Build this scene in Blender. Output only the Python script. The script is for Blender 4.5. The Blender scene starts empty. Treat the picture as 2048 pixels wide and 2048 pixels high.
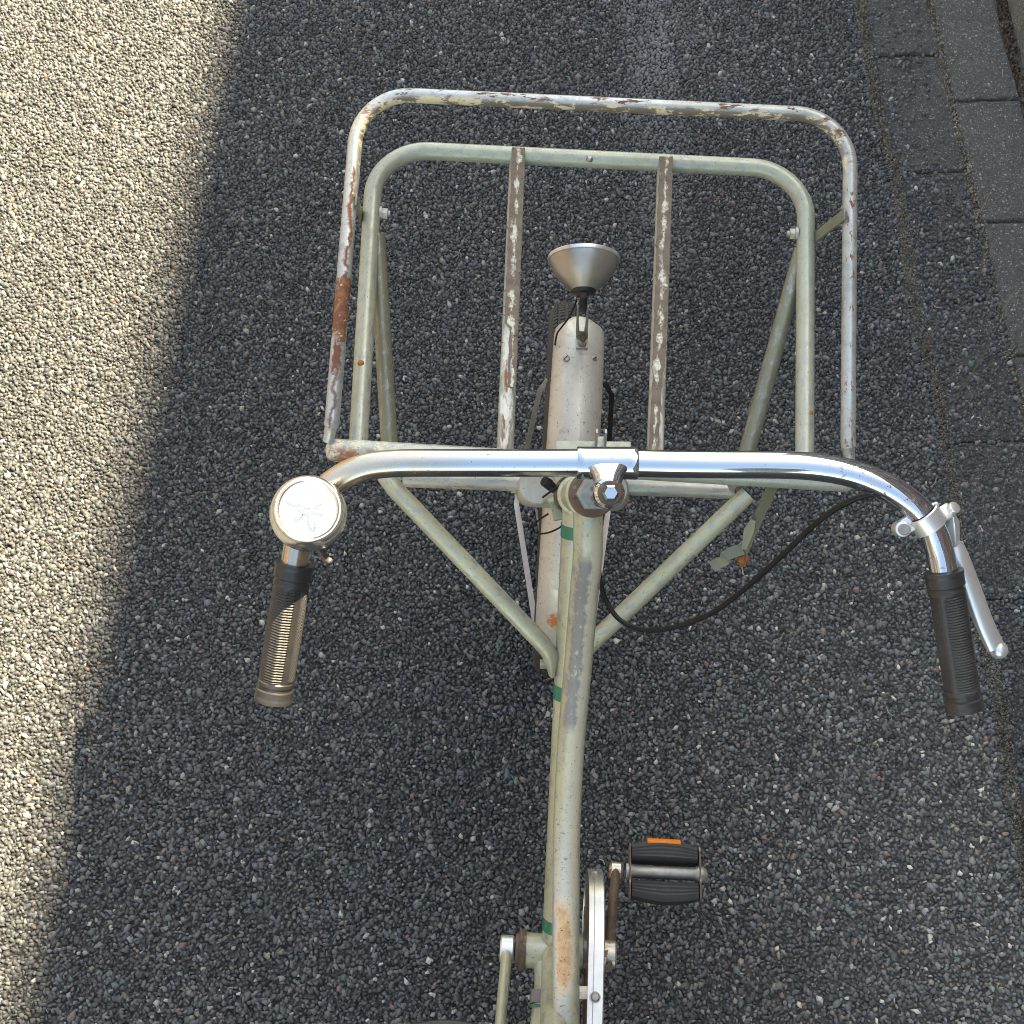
import bpy, bmesh, math, random
import numpy as np
from mathutils import Vector, Matrix, Quaternion
R = math.radians
PI = math.pi
scn = bpy.context.scene
col = scn.collection
random.seed(7)

# ------------------------------------------------------------------ camera
CAM_H, PITCH, FPX = 2.0, 65.5, 2700.0
cd = bpy.data.cameras.new('camera')
cam = bpy.data.objects.new('camera', cd)
col.objects.link(cam)
cam.location = (0, 0, CAM_H)
cam.rotation_euler = (R(90 - PITCH), 0, 0)
cd.sensor_fit = 'HORIZONTAL'
cd.sensor_width = 36.0
cd.lens = 36.0 * FPX / 2048.0
cd.clip_start = 0.05
cd.clip_end = 400
scn.camera = cam

# ------------------------------------------------------------------ sky, sun, exposure
SUN_EL, SUN_AZ = 51.0, 46.6        # azimuth clockwise from the way the bicycle points
world = bpy.data.worlds.new('World')
scn.world = world
world.use_nodes = True
wn = world.node_tree
sky = wn.nodes.new('ShaderNodeTexSky')
sky.sky_type = 'NISHITA'
sky.sun_disc = False
sky.sun_elevation = R(SUN_EL)
sky.sun_rotation = R(SUN_AZ)
sky.air_density = 1.0
sky.dust_density = 1.0
wn.links.new(sky.outputs[0], wn.nodes['Background'].inputs[0])
wn.nodes['Background'].inputs[1].default_value = 0.125
sun_dir = Vector((math.cos(R(SUN_EL)) * math.sin(R(SUN_AZ)), math.cos(R(SUN_EL)) * math.cos(R(SUN_AZ)), math.sin(R(SUN_EL))))
sd = bpy.data.lights.new('sun', 'SUN')
sd.energy = 5.0
sd.angle = R(0.53)
sd.color = (1.0, 0.95, 0.86)
sun = bpy.data.objects.new('sun', sd)
col.objects.link(sun)
sun.rotation_euler = sun_dir.to_track_quat('Z', 'Y').to_euler()
sun.location = sun_dir * 30
vs = scn.view_settings
vs.view_transform = 'Standard'
vs.look = 'None'
vs.gamma = 1.0
vs.exposure = 2.68
vs.use_white_balance = True          # the phone balanced for the open shade
vs.white_balance_temperature = 9200
vs.white_balance_tint = 4
vs.use_curve_mapping = False
scn.cycles.max_bounces = 6
scn.cycles.filter_width = 1.0
scn.cycles.sample_clamp_indirect = 6.0

# ------------------------------------------------------------------ survey helper
SS, CC = math.sin(R(PITCH)), math.cos(R(PITCH))
def at(px, py, z):
    v = (1024 - py) / FPX
    u = (px - 1024) / FPX
    d = (CAM_H - z) / (SS - v * CC)
    return Vector((u * d, d * (CC + v * SS), z))

# ------------------------------------------------------------------ mesh builder
Z = Vector((0, 0, 1)); X = Vector((1, 0, 0)); Y = Vector((0, 1, 0))
def V(p): return Vector(p)
class MB:
    def __init__(s): s.v = []; s.f = []; s.uv = []; s.mi = []
    def grid(s, rows, uvs, closed=False, mi=0):
        """rows: list of rings (lists of points); uvs: same shape"""
        b = len(s.v); n = len(rows[0])
        for r in rows: s.v += [tuple(p) for p in r]
        for i in range(len(rows) - 1):
            for j in range(n - 1 if not closed else n):
                j2 = (j + 1) % n
                s.f.append((b + i * n + j, b + i * n + j2, b + (i + 1) * n + j2, b + (i + 1) * n + j))
                u = [uvs[i][j], uvs[i][j + 1], uvs[i + 1][j + 1], uvs[i + 1][j]]
                s.uv.append(u); s.mi.append(mi)
        return b
    def ngon(s, pts, mi=0, uv=None):
        b = len(s.v); s.v += [tuple(p) for p in pts]
        s.f.append(tuple(range(b, b + len(pts)))); s.uv.append(uv or [(0, 0)] * len(pts)); s.mi.append(mi)
    def tube(s, pts, r, n=18, ref=Z, caps=True, mi=0, rf=None, flat=None):
        """swept round tube; UV u = metres along, v = -0.5..0.5 round it with 0 on the side facing ref"""
        pts = [V(p) for p in pts]; ref = V(ref)
        L = [0.0]
        for a, b2 in zip(pts, pts[1:]): L.append(L[-1] + (b2 - a).length)
        rows, uvs = [], []
        for i, p in enumerate(pts):
            t = (pts[min(i + 1, len(pts) - 1)] - pts[max(i - 1, 0)]).normalized()
            side = t.cross(ref).normalized(); up = side.cross(t).normalized()
            row, uv = [], []
            for j in range(n):
                a = -PI + 2 * PI * j / n
                rr = r[i] if isinstance(r, (list, tuple)) else r
                if rf: rr = rf(L[i], a / (2 * PI), rr)
                sx, sz = (1, 1) if not flat else flat(L[i] / L[-1])
                row.append(p + side * (math.sin(a) * rr * sx) + up * (math.cos(a) * rr * sz))
            for j in range(n + 1): uv.append((L[i], -0.5 + j / n))
            rows.append(row); uvs.append(uv)
        s.grid(rows, uvs, True, mi)
        if caps:
            s.ngon(rows[0][::-1], mi, [(0, 0)] * n); s.ngon(rows[-1], mi, [(L[-1], 0)] * n)
        return s
    def lathe(s, prof, o, ax, n=32, mi=0, a0=0, a1=2 * PI):
        o = V(o); ax = V(ax).normalized()
        e = X if abs(ax.x) < .9 else Y
        e1 = (e - ax * e.dot(ax)).normalized(); e2 = ax.cross(e1)
        rows, uvs = [], []; L = 0; pp = None
        for (r, h) in prof:
            if pp: L += math.hypot(r - pp[0], h - pp[1])
            pp = (r, h)
            rows.append([o + ax * h + (e1 * math.cos(2 * PI * j / n) + e2 * math.sin(2 * PI * j / n)) * r for j in range(n)])
            uvs.append([(L, j / n) for j in range(n + 1)])
        s.grid(rows, uvs, True, mi)
        return s
    def cyl(s, a, b, r, n=20, mi=0, r2=None, bev=0.0):
        a = V(a); b = V(b); h = (b - a).length; r2 = r if r2 is None else r2
        if bev: prof = [(0, 0), (r - bev, 0), (r, bev), (r2, h - bev), (r2 - bev, h), (0, h)]
        else: prof = [(0, 0), (r, 0), (r2, h), (0, h)]
        return s.lathe(prof, a, b - a, n, mi)
    def box(s, c, sz, M=None, mi=0):
        c = V(c); M = M or Matrix.Identity(3)
        hx, hy, hz = sz[0] / 2, sz[1] / 2, sz[2] / 2
        P = [c + M @ V((x * hx, y * hy, z * hz)) for x in (-1, 1) for y in (-1, 1) for z in (-1, 1)]
        b = len(s.v); s.v += [tuple(p) for p in P]
        for f in ((0, 1, 3, 2), (4, 6, 7, 5), (0, 4, 5, 1), (2, 3, 7, 6), (0, 2, 6, 4), (1, 5, 7, 3)):
            s.f.append(tuple(b + i for i in f)); s.uv.append([(0, 0), (1, 0), (1, 1), (0, 1)]); s.mi.append(mi)
        return s
    def prism(s, out, o, ex, ey, th, mi=0):
        """closed 2-D outline in the plane (ex, ey) through o, extruded th along ex x ey"""
        o = V(o); ex = V(ex).normalized(); ey = V(ey).normalized(); nz = ex.cross(ey).normalized()
        lo = [o + ex * x + ey * y for x, y in out]; hi = [p + nz * th for p in lo]; n = len(out)
        s.ngon(lo[::-1], mi); s.ngon(hi, mi)
        for i in range(n):
            j = (i + 1) % n; s.ngon([lo[i], lo[j], hi[j], hi[i]], mi)
        return s
    def strip(s, pts, w, th, nrm=Z, mi=0, side=None):
        """flat bar following pts: width w (number or list) across, thickness th along nrm (vector or list)"""
        pts = [V(p) for p in pts]; rows, uvs = [], []; L = 0
        for i, p in enumerate(pts):
            t = (pts[min(i + 1, len(pts) - 1)] - pts[max(i - 1, 0)]).normalized()
            nn = V(nrm[i]) if isinstance(nrm, list) else V(nrm)
            sd_ = t.cross(nn).normalized() if side is None else (V(side) - t * t.dot(V(side))).normalized(); up = sd_.cross(t).normalized()
            ww = (w[i] if isinstance(w, list) else w) / 2
            if i: L += (p - pts[i - 1]).length
            rows.append([p - sd_ * ww - up * th / 2, p + sd_ * ww - up * th / 2, p + sd_ * ww + up * th / 2, p - sd_ * ww + up * th / 2])
            uvs.append([(L, 0), (L, .3), (L, .5), (L, .8), (L, 1)])
        s.grid(rows, uvs, True, mi)
        s.ngon(rows[0][::-1], mi); s.ngon(rows[-1], mi)
        return s
    def ball(s, c, r, n=16, mi=0, sc=(1, 1, 1)):
        c = V(c); rows, uvs = [], []
        for i in range(n // 2 + 1):
            a = PI * i / (n // 2)
            rows.append([c + V((math.sin(a) * math.cos(2 * PI * j / n) * r * sc[0], math.sin(a) * math.sin(2 * PI * j / n) * r * sc[1], -math.cos(a) * r * sc[2])) for j in range(n)])
            uvs.append([(r * a, j / n - .5) for j in range(n + 1)])
        s.grid(rows, uvs, True, mi)
        return s

def smooth(pts, sub=8):
    pts = [V(p) for p in pts]
    P = [pts[0] * 2 - pts[1]] + pts + [pts[-1] * 2 - pts[-2]]; out = []
    for i in range(1, len(P) - 2):
        a, b, c, d = P[i - 1:i + 3]
        for k in range(sub):
            t = k / sub
            out.append(.5 * ((2 * b) + (c - a) * t + (2 * a - 5 * b + 4 * c - d) * t * t + (3 * b - a - 3 * c + d) * t ** 3))
    out.append(pts[-1]); return out
def fillet(pts, rad, k=10, seg=0.04):
    pts = [V(p) for p in pts]; out = [pts[0]]
    for i in range(1, len(pts) - 1):
        a = (pts[i - 1] - pts[i]).normalized(); b = (pts[i + 1] - pts[i]).normalized()
        rr = rad[i - 1] if isinstance(rad, list) else rad
        th = a.angle(b); d = rr / math.tan(th / 2)
        c = pts[i] + (a + b).normalized() * (rr / math.sin(th / 2))
        p0 = pts[i] + a * d; p1 = pts[i] + b * d
        u0 = p0 - c; u1 = p1 - c; ang = u0.angle(u1)
        for q in range(k + 1):
            t = q / k
            out.append(c + (u0 * math.sin((1 - t) * ang) + u1 * math.sin(t * ang)) / math.sin(ang))
    out.append(pts[-1])
    dense = [out[0]]
    for a, b in zip(out, out[1:]):
        m = max(1, int((b - a).length / seg))
        for q in range(1, m + 1): dense.append(a.lerp(b, q / m))
    return dense
def line(a, b, n=12):
    a = V(a); b = V(b); return [a.lerp(b, i / n) for i in range(n + 1)]

def obj(name, mb, mats, parent=None, angle=40, bevel=0.0, flat=False):
    me = bpy.data.meshes.new(name)
    me.from_pydata(mb.v, [], mb.f)
    ul = me.uv_layers.new(name='UVMap')
    ul.data.foreach_set('uv', np.array([c for f in mb.uv for c in f], dtype=np.float32).ravel())
    me.polygons.foreach_set('material_index', mb.mi)
    for m in (mats if isinstance(mats, (list, tuple)) else [mats]): me.materials.append(m)
    if bevel:
        bm = bmesh.new(); bm.from_mesh(me)
        bmesh.ops.remove_doubles(bm, verts=bm.verts, dist=1e-6)
        bmesh.ops.bevel(bm, geom=[e for e in bm.edges if e.is_manifold and e.calc_face_angle(0) > .5], offset=bevel, segments=2, affect='EDGES', profile=.5)
        bm.to_mesh(me); bm.free()
    if not flat:
        me.shade_smooth(); me.set_sharp_from_angle(angle=R(angle))
    me.update()
    o = bpy.data.objects.new(name, me); col.objects.link(o)
    if parent: attach(o, parent)
    return o
def base_of(o):
    p = Vector((0, 0, 0))
    while o: p += o.location; o = o.parent if o.matrix_parent_inverse == Matrix.Identity(4) else None
    return p
def attach(o, parent):
    o.parent = parent
    o.matrix_parent_inverse = Matrix.Translation(-parent.location) if parent.parent is None else Matrix.Identity(4)
def thing(name, label, cat, loc=(0, 0, 0), group=None):
    o = bpy.data.objects.new(name, None); o.location = loc; o.empty_display_size = .1
    col.objects.link(o); o['label'] = label; o['category'] = cat
    if group: o['group'] = group
    return o

# ------------------------------------------------------------------ node helpers
class NT:
    def __init__(s, name, rough=.5, metal=0.0, color=(.5, .5, .5), spec=.5):
        s.m = bpy.data.materials.new(name); s.m.use_nodes = True
        s.t = s.m.node_tree; s.b = s.t.nodes['Principled BSDF']
        s.c = s.rgb(color); s.r = rough; s.k = metal; s.b.inputs['Specular IOR Level'].default_value = spec
        s.bump = None
    def n(s, ty, **kw):
        nd = s.t.nodes.new(ty)
        for k, v in kw.items(): setattr(nd, k, v)
        return nd
    def ln(s, a, b): s.t.links.new(a, b)
    def put(s, sock, v):
        if hasattr(v, 'is_linked') or isinstance(v, bpy.types.NodeSocket): s.ln(v, sock)
        else: sock.default_value = v
    def rgb(s, c):
        nd = s.n('ShaderNodeRGB'); nd.outputs[0].default_value = (*c, 1); return nd.outputs[0]
    def math(s, op, a, b=0.0, c=0.0, clamp=False):
        nd = s.n('ShaderNodeMath', operation=op, use_clamp=clamp)
        s.put(nd.inputs[0], a); s.put(nd.inputs[1], b); s.put(nd.inputs[2], c); return nd.outputs[0]
    def coord(s, kind='Object'): return s.n('ShaderNodeTexCoord').outputs[kind]
    def uv(s):
        if not hasattr(s, '_uv'): s._uv = s.n('ShaderNodeSeparateXYZ'); s.ln(s.coord('UV'), s._uv.inputs[0])
        return s._uv.outputs[0], s._uv.outputs[1]
    def mapv(s, vec, sc=(1, 1, 1), off=(0, 0, 0)):
        nd = s.n('ShaderNodeMapping'); s.ln(vec, nd.inputs[0]); nd.inputs['Scale'].default_value = sc; nd.inputs['Location'].default_value = off; return nd.outputs[0]
    def noise(s, scale, detail=4, rough=.6, vec=None, dist=0.0):
        nd = s.n('ShaderNodeTexNoise'); nd.inputs['Scale'].default_value = scale; nd.inputs['Detail'].default_value = detail
        nd.inputs['Roughness'].default_value = rough; nd.inputs['Distortion'].default_value = dist
        s.ln(vec if vec is not None else s.coord(), nd.inputs['Vector']); return nd.outputs['Fac']
    def voro(s, scale, feature='F1', vec=None, out='Distance'):
        nd = s.n('ShaderNodeTexVoronoi', feature=feature); nd.inputs['Scale'].default_value = scale
        s.ln(vec if vec is not None else s.coord(), nd.inputs['Vector']); return nd.outputs[out]
    def step(s, f, lo, hi):
        nd = s.n('ShaderNodeMapRange', clamp=True); s.put(nd.inputs['Value'], f); nd.inputs['From Min'].default_value = lo; nd.inputs['From Max'].default_value = hi
        return nd.outputs[0]
    def mix(s, fac, a, b):
        nd = s.n('ShaderNodeMix', data_type='RGBA'); s.put(nd.inputs[0], fac)
        s.put(nd.inputs[6], a if not isinstance(a, tuple) else (*a, 1)); s.put(nd.inputs[7], b if not isinstance(b, tuple) else (*b, 1)); return nd.outputs[2]
    def mixf(s, fac, a, b):
        nd = s.n('ShaderNodeMix', data_type='FLOAT'); s.put(nd.inputs[0], fac); s.put(nd.inputs[2], a); s.put(nd.inputs[3], b); return nd.outputs[0]
    def layer(s, fac, color, rough=None, metal=None):
        s.c = s.mix(fac, s.c, color)
        if rough is not None: s.r = s.mixf(fac, s.r, rough)
        if metal is not None: s.k = s.mixf(fac, s.k, metal)
        return s
    def window(s, f, a, b, soft):
        """1 where a < f < b"""
        return s.math('MULTIPLY', s.step(f, a - soft, a + soft), s.step(f, b + soft, b - soft))
    def patch(s, u0, u1, v0, v1, wob=.01, nsc=60, su=.004, sv=.02, vs=.07):
        """irregular patch in tube coordinates (metres along, turn fraction round)"""
        u, v = s.uv()
        nz = s.math('SUBTRACT', s.noise(nsc, 5, .65), .5)
        uu = s.math('ADD', u, s.math('MULTIPLY', nz, wob * 2)); vv = s.math('ADD', v, s.math('MULTIPLY', nz, wob / vs * 2))
        return s.math('MULTIPLY', s.window(uu, u0, u1, su), s.window(vv, v0, v1, sv))
    def bumpn(s, h, strength=.3, dist=.001):
        nd = s.n('ShaderNodeBump'); nd.inputs['Strength'].default_value = strength; nd.inputs['Distance'].default_value = dist
        s.put(nd.inputs['Height'], h)
        if s.bump: s.ln(s.bump, nd.inputs['Normal'])
        s.bump = nd.outputs[0]; return s
    def done(s):
        s.put(s.b.inputs['Base Color'], s.c); s.put(s.b.inputs['Roughness'], s.r); s.put(s.b.inputs['Metallic'], s.k)
        if s.bump: s.ln(s.bump, s.b.inputs['Normal'])
        return s.m

SAGE = (.43, .425, .295)
def sage_paint(name, base=SAGE, rust=.66, chips=.66, grime=.35, rough=.38, extra=None, metal=.25, wear=.75):
    m = NT(name, rough, metal, base)
    big = m.noise(14, 3); m.layer(m.step(big, .35, .75), tuple(c * .82 for c in base))
    m.layer(m.math('MULTIPLY', m.step(m.noise(55, 6, .7), .5, .8), grime), (.16, .14, .10), .65, 0.0)
    u, v = m.uv()
    cv = m.n('ShaderNodeCombineXYZ'); m.ln(u, cv.inputs[0]); m.ln(v, cv.inputs[1])
    st = m.noise(1, 5, .65, m.mapv(cv.outputs[0], (45, 14, 1)))
    m.layer(m.step(st, chips, chips + .04), (.62, .60, .50), .5, .05)
    wv = m.noise(1, 6, .75, m.mapv(cv.outputs[0], (70, 9, 1), (2, 5, 0)))
    m.layer(m.math('MULTIPLY', m.math('MULTIPLY', m.step(wv, .53, .60), m.window(v, -.24, .24, .10)), wear), (.30, .32, .335), .36, .7)
    if extra: extra(m)
    sk = m.noise(1, 4, .75, m.mapv(cv.outputs[0], (160, 26, 1), (7, 1, 0)))
    m.layer(m.math('MULTIPLY', m.step(sk, .61, .65), .8), (.13, .12, .10), .7, 0.0)
    rn = m.noise(48, 7, .72, m.mapv(m.coord(), off=(3, 1, 7)))
    m.layer(m.step(rn, rust, rust + .035), (.20, .075, .03), .8, 0.0)
    sp = m.noise(320, 3, .6); m.layer(m.step(sp, .70, .74), (.07, .045, .03), .8, 0.0)
    m.bumpn(m.noise(120, 5), .12, .0006)
    return m.done()
def chrome(name, rust=.69, haze=.0, base=(.47, .505, .56), rough=.045, extra=None):
    m = NT(name, rough, 1.0, base)
    hz = m.step(m.noise(30, 4), .35, .8); m.r = m.mixf(hz, rough, rough + .03)
    if haze: m.layer(m.math('MULTIPLY', m.step(m.noise(22, 5), .3, .65), haze), (.50, .42, .32), .45, .6)
    if extra: extra(m)
    m.layer(m.step(m.noise(95, 6, .7), rust, rust + .04), (.24, .09, .035), .8, 0.0)
    m.layer(m.step(m.noise(420, 2, .6), .71, .74), (.12, .06, .04), .7, 0.0)
    return m.done()
def plain(name, color, rough=.5, metal=0.0, var=.25, scale=60, spec=.5, bump=.0):
    m = NT(name, rough, metal, color, spec)
    m.layer(m.step(m.noise(scale, 5, .65), .35, .75), tuple(c * (1 - var) for c in color))
    if bump: m.bumpn(m.noise(scale * 6, 3), bump, .0008)
    return m.done()

# ------------------------------------------------------------------ ground
G0 = Vector((.7623, 0, 0)); GT = Vector((-.0410, .99916, 0)); GN = Vector((.99916, .0410, 0))   # edge of road and gutter
def gp(a, t, z=0.0): return G0 + GN * a + GT * t + Vector((0, 0, z))

m = NT('asphalt_binder', .85, 0, (.040, .040, .040))
m.layer(m.step(m.noise(240, 3), .4, .7), (.05, .05, .05))
m.layer(m.step(m.voro(130, 'F1'), .25, .05), (.085, .085, .083))
m.layer(m.step(m.voro(130, 'F1'), .45, .62), (.012, .012, .012)); sx = m.n('ShaderNodeSeparateXYZ'); m.ln(m.coord(), sx.inputs[0])
m.layer(m.math('MULTIPLY', m.math('MULTIPLY', m.step(sx.outputs[0], .15, .65), m.step(sx.outputs[1], 1.3, .5)), m.step(m.noise(35, 5, .7), .3, .7)), (.105, .098, .086))
m.bumpn(m.voro(130, 'F1'), 1.0, .006); MAT_BIND = m.done()
m = NT('paving_sand', .9, 0, (.15, .125, .09)); m.layer(m.step(m.noise(150, 4), .4, .65), (.05, .042, .033)); m.bumpn(m.noise(300, 4), .7, .003); MAT_SAND = m.done()

g = MB(); a0, a1 = gp(0, -40), gp(0, 40)
g.ngon([(-40, -40, -.0012), (a0.x, a0.y, -.0012), (a1.x, a1.y, -.0012), (-40, 40, -.0012)])
road = obj('road', g, MAT_BIND, flat=True); road['kind'] = 'structure'
g = MB(); g.ngon([gp(0, -40, -.006), gp(.45, -40, -.006), gp(.45, 40, -.006), gp(0, 40, -.006)])
bed = obj('gutter_bed', g, MAT_SAND, flat=True); bed['kind'] = 'structure'

# loose-chip wearing course: real broken stones, one mesh
def stones(name, P, size, tint, mat, nside=5, hk=.55, tilt=.30, seed=1, zoff=None, elong=.45):
    rg = np.random.default_rng(seed); N = len(P)
    size = np.asarray(size)
    ang = (np.arange(nside)[None, :] + rg.uniform(-.33, .33, (N, nside))) * 2 * PI / nside + rg.uniform(0, 2 * PI, (N, 1))
    rad = size[:, None] * rg.uniform(.62, 1.16, (N, nside))
    ex = rg.uniform(1 - elong, 1 + elong, N)[:, None]
    x = np.cos(ang) * rad * ex; y = np.sin(ang) * rad / np.sqrt(ex)
    rt = rg.uniform(0, 2 * PI, N)[:, None]
    x, y = x * np.cos(rt) - y * np.sin(rt), x * np.sin(rt) + y * np.cos(rt)
    h = size * hk * rg.uniform(.6, 1.3, N)
    tk = rg.uniform(.55, .85, (N, nside))
    top = np.stack([x * tk + (size * rg.uniform(-.15, .15, N))[:, None], y * tk, np.repeat(h[:, None], nside, 1)], 2)
    bot = np.stack([x, y, np.repeat((-h * .9)[:, None], nside, 1)], 2)
    vv = np.concatenate([bot, top], 1)
    tx = rg.normal(0, tilt, N); ty = rg.normal(0, tilt, N)
    zz = vv[:, :, 2] + vv[:, :, 0] * np.tan(tx)[:, None] + vv[:, :, 1] * np.tan(ty)[:, None]
    vv[:, :, 2] = zz
    vv += P[:, None, :]
    nv = 2 * nside
    base = (np.arange(N) * nv)[:, None]
    k = np.arange(nside); k2 = (k + 1) % nside
    quads = np.stack([k, k2, k2 + nside, k + nside], 1).ravel()
    topf = k + nside
    loops = (base + np.concatenate([quads, topf])[None, :]).ravel()
    tot = np.tile(np.array([4] * nside + [nside]), N)
    start = np.concatenate([[0], np.cumsum(tot)[:-1]])
    me = bpy.data.meshes.new(name)
    me.vertices.add(N * nv); me.vertices.foreach_set('co', vv.astype(np.float32).ravel())
    me.loops.add(len(loops)); me.loops.foreach_set('vertex_index', loops.astype(np.int32))
    me.polygons.add(len(tot)); me.polygons.foreach_set('loop_start', start.astype(np.int32))
    try: me.polygons.foreach_set('loop_total', tot.astype(np.int32))
    except Exception: pass
    me.update(calc_edges=True)
    ca = me.color_attributes.new('tint', 'FLOAT_COLOR', 'POINT')
    cc = np.concatenate([np.repeat(tint, nv, 0), np.ones((N * nv, 1))], 1)
    ca.data.foreach_set('color', cc.astype(np.float32).ravel())
    me.materials.append(mat)
    o = bpy.data.objects.new(name, me); col.objects.link(o); o['kind'] = 'stuff'
    return o
def tints(N, rg, kind='road'):
    g0 = np.clip(rg.lognormal(math.log(.072), .45, N), .026, .27)
    t = g0[:, None] * np.array([[.97, 1.0, 1.02]]) * (1 + rg.normal(0, .028, (N, 3)))
    q = rg.random(N)
    def put(mask, c, s=.2): t[mask] = np.array(c) * rg.uniform(1 - s, 1 + s, (mask.sum(), 1))
    put(q < .016, (.38, .36, .31), .35)
    put((q > .022) & (q < .045), (.15, .105, .085))
    put((q > .045) & (q < .075), (.09, .115, .11))
    put((q > .075) & (q < .12), (.17, .155, .125), .3)
    return t
def hexpts(x0, x1, y0, y1, sp, rg, jit=.42):
    ys = np.arange(y0, y1, sp * .866); out = []
    for i, yy in enumerate(ys):
        xs = np.arange(x0 + (sp / 2 if i % 2 else 0), x1, sp); out.append(np.stack([xs, np.full_like(xs, yy)], 1))
    p = np.concatenate(out); return p + rg.uniform(-jit, jit, p.shape) * sp
m = NT('road_stone', .62, 0, (.1, .1, .1), .45)
vc = m.n('ShaderNodeVertexColor', layer_name='tint'); m.c = vc.outputs[0]
nz = m.step(m.noise(900, 3, .7), .3, .75); m.c = m.mix(nz, m.c, m.mix(.5, vc.outputs[0], (.03, .03, .03)))
m.r = m.mixf(m.noise(40, 2), .45, .8); m.bumpn(m.noise(1400, 2), .15, .0004)
MAT_STONE = m.done()

rg = np.random.default_rng(11)
p = hexpts(-1.18, .80, -.08, 2.34, .0062, rg)
ga = (p - np.array([G0.x, G0.y])) @ np.array([GN.x, GN.y])
edge = .012 + .012 * np.sin(p[:, 1] * 9 + 1) + .010 * np.sin(p[:, 1] * 31) + rg.normal(0, .006, len(p))
p = p[ga < edge]
N = len(p); P3 = np.concatenate([p, rg.normal(.0, .0007, (N, 1))], 1)
siz = np.clip(rg.lognormal(math.log(.0039), .28, N), .0018, .0072)
tn = tints(N, rg)
# pale cement film rubbed into the stones along a strip, and two bands of darkened stones
def blob(p, x0, x1, y0, y1, s): 
    sg = lambda v: 1 / (1 + np.exp(-v))
    return sg((p[:, 0] - x0) / s) * sg((x1 - p[:, 0]) / s) * sg((p[:, 1] - y0) / s) * sg((y1 - p[:, 1]) / s)
film = blob(p, .222, .318, 1.38, 3, .010) * (.45 + .55 * np.clip((p[:, 1] - 1.35) / .45, 0, 1)) + blob(p, .35, .43, 1.75, 3, .02) * .35
film *= .72 + .28 * np.sin(p[:, 1] * 23 + p[:, 0] * 40) * np.sin(p[:, 0] * 77 + 1)
film = np.clip(film, 0, 1)[:, None]
tn = tn * (1 - film * .88) + film * .88 * np.array([[.19, .195, .195]])
lowf = np.zeros(N)
for q in range(9):
    fx, fy = rg.uniform(-9, 9, 2); lowf += np.sin(p[:, 0] * fx + p[:, 1] * fy + rg.uniform(0, 6)) / 9
dust = np.clip((p[:, 0] - .18) / .5, 0, 1) * np.clip((1.25 - p[:, 1]) / .9, 0, 1)
tn *= (1 + .42 * lowf + .75 * dust)[:, None]
tn = tn * (1 + dust[:, None] * np.array([[.10, .04, -.06]]))
dark_band = np.clip(blob(p, -.29, .07, .975, 1.02, .006) + blob(p, .17, .31, .955, 1.0, .008), 0, 1)[:, None]
tn = tn * (1 - .62 * dark_band)
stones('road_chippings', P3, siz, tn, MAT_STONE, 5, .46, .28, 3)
# the same chippings carried on past the edge of the picture, larger and fewer
po = hexpts(-2.0, .80, -.6, 3.1, .0092, rg)
po = po[((po[:, 0] < -1.18) | (po[:, 1] < -.08) | (po[:, 1] > 2.34)) & (((po - np.array([G0.x, G0.y])) @ np.array([GN.x, GN.y])) < .01)]
stones('road_chippings', np.concatenate([po, rg.normal(0, .0007, (len(po), 1))], 1), np.clip(rg.lognormal(math.log(.0056), .25, len(po)), .003, .009), tints(len(po), rg), MAT_STONE, 4, .45, .28, 4)
print('stones', N, len(po))

# ------------------------------------------------------------------ gutter stones, kerb
def paver_mat(name, base, dark, speck):
    m = NT(name, .8, 0, base)
    m.layer(m.step(m.noise(14, 5, .65), .38, .66), dark)
    m.layer(m.step(m.noise(150, 5, .85), .50, .58), tuple(c * .42 for c in base))
    m.layer(m.step(m.noise(200, 3, .85, m.mapv(m.coord(), off=(3, 3, 3))), .56, .63), tuple(c * 1.7 for c in base))
    for sc_, off, thr in ((150, 0, .90), (230, 5, .84), (330, 9, .75)):
        vec = m.mapv(m.coord(), off=(off, off, 0)); vo = m.n('ShaderNodeTexVoronoi'); vo.inputs['Scale'].default_value = sc_; m.ln(vec, vo.inputs['Vector'])
        sp = m.n('ShaderNodeSeparateColor'); m.ln(vo.outputs['Color'], sp.inputs[0])
        pick = m.math('MULTIPLY', m.step(sp.outputs[0], thr, thr + .02), m.step(vo.outputs['Distance'], .42, .30))
        m.c = m.mix(pick, m.c, m.mix(sp.outputs[1], (speck * .45, speck * .43, speck * .38), (speck * 1.6, speck * 1.55, speck * 1.45)))
    m.bumpn(m.noise(230, 4, .8), .9, .003); m.bumpn(m.noise(60, 4), .35, .003)
    return m.done()
MAT_GA = paver_mat('gutter_concrete_dark', (.054, .051, .047), (.038, .036, .034), .13)
MAT_GB = paver_mat('gutter_concrete', (.068, .064, .058), (.050, .047, .043), .17)
MAT_KERB = paver_mat('kerb_concrete', (.15, .145, .125), (.09, .095, .075), .2)
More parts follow.
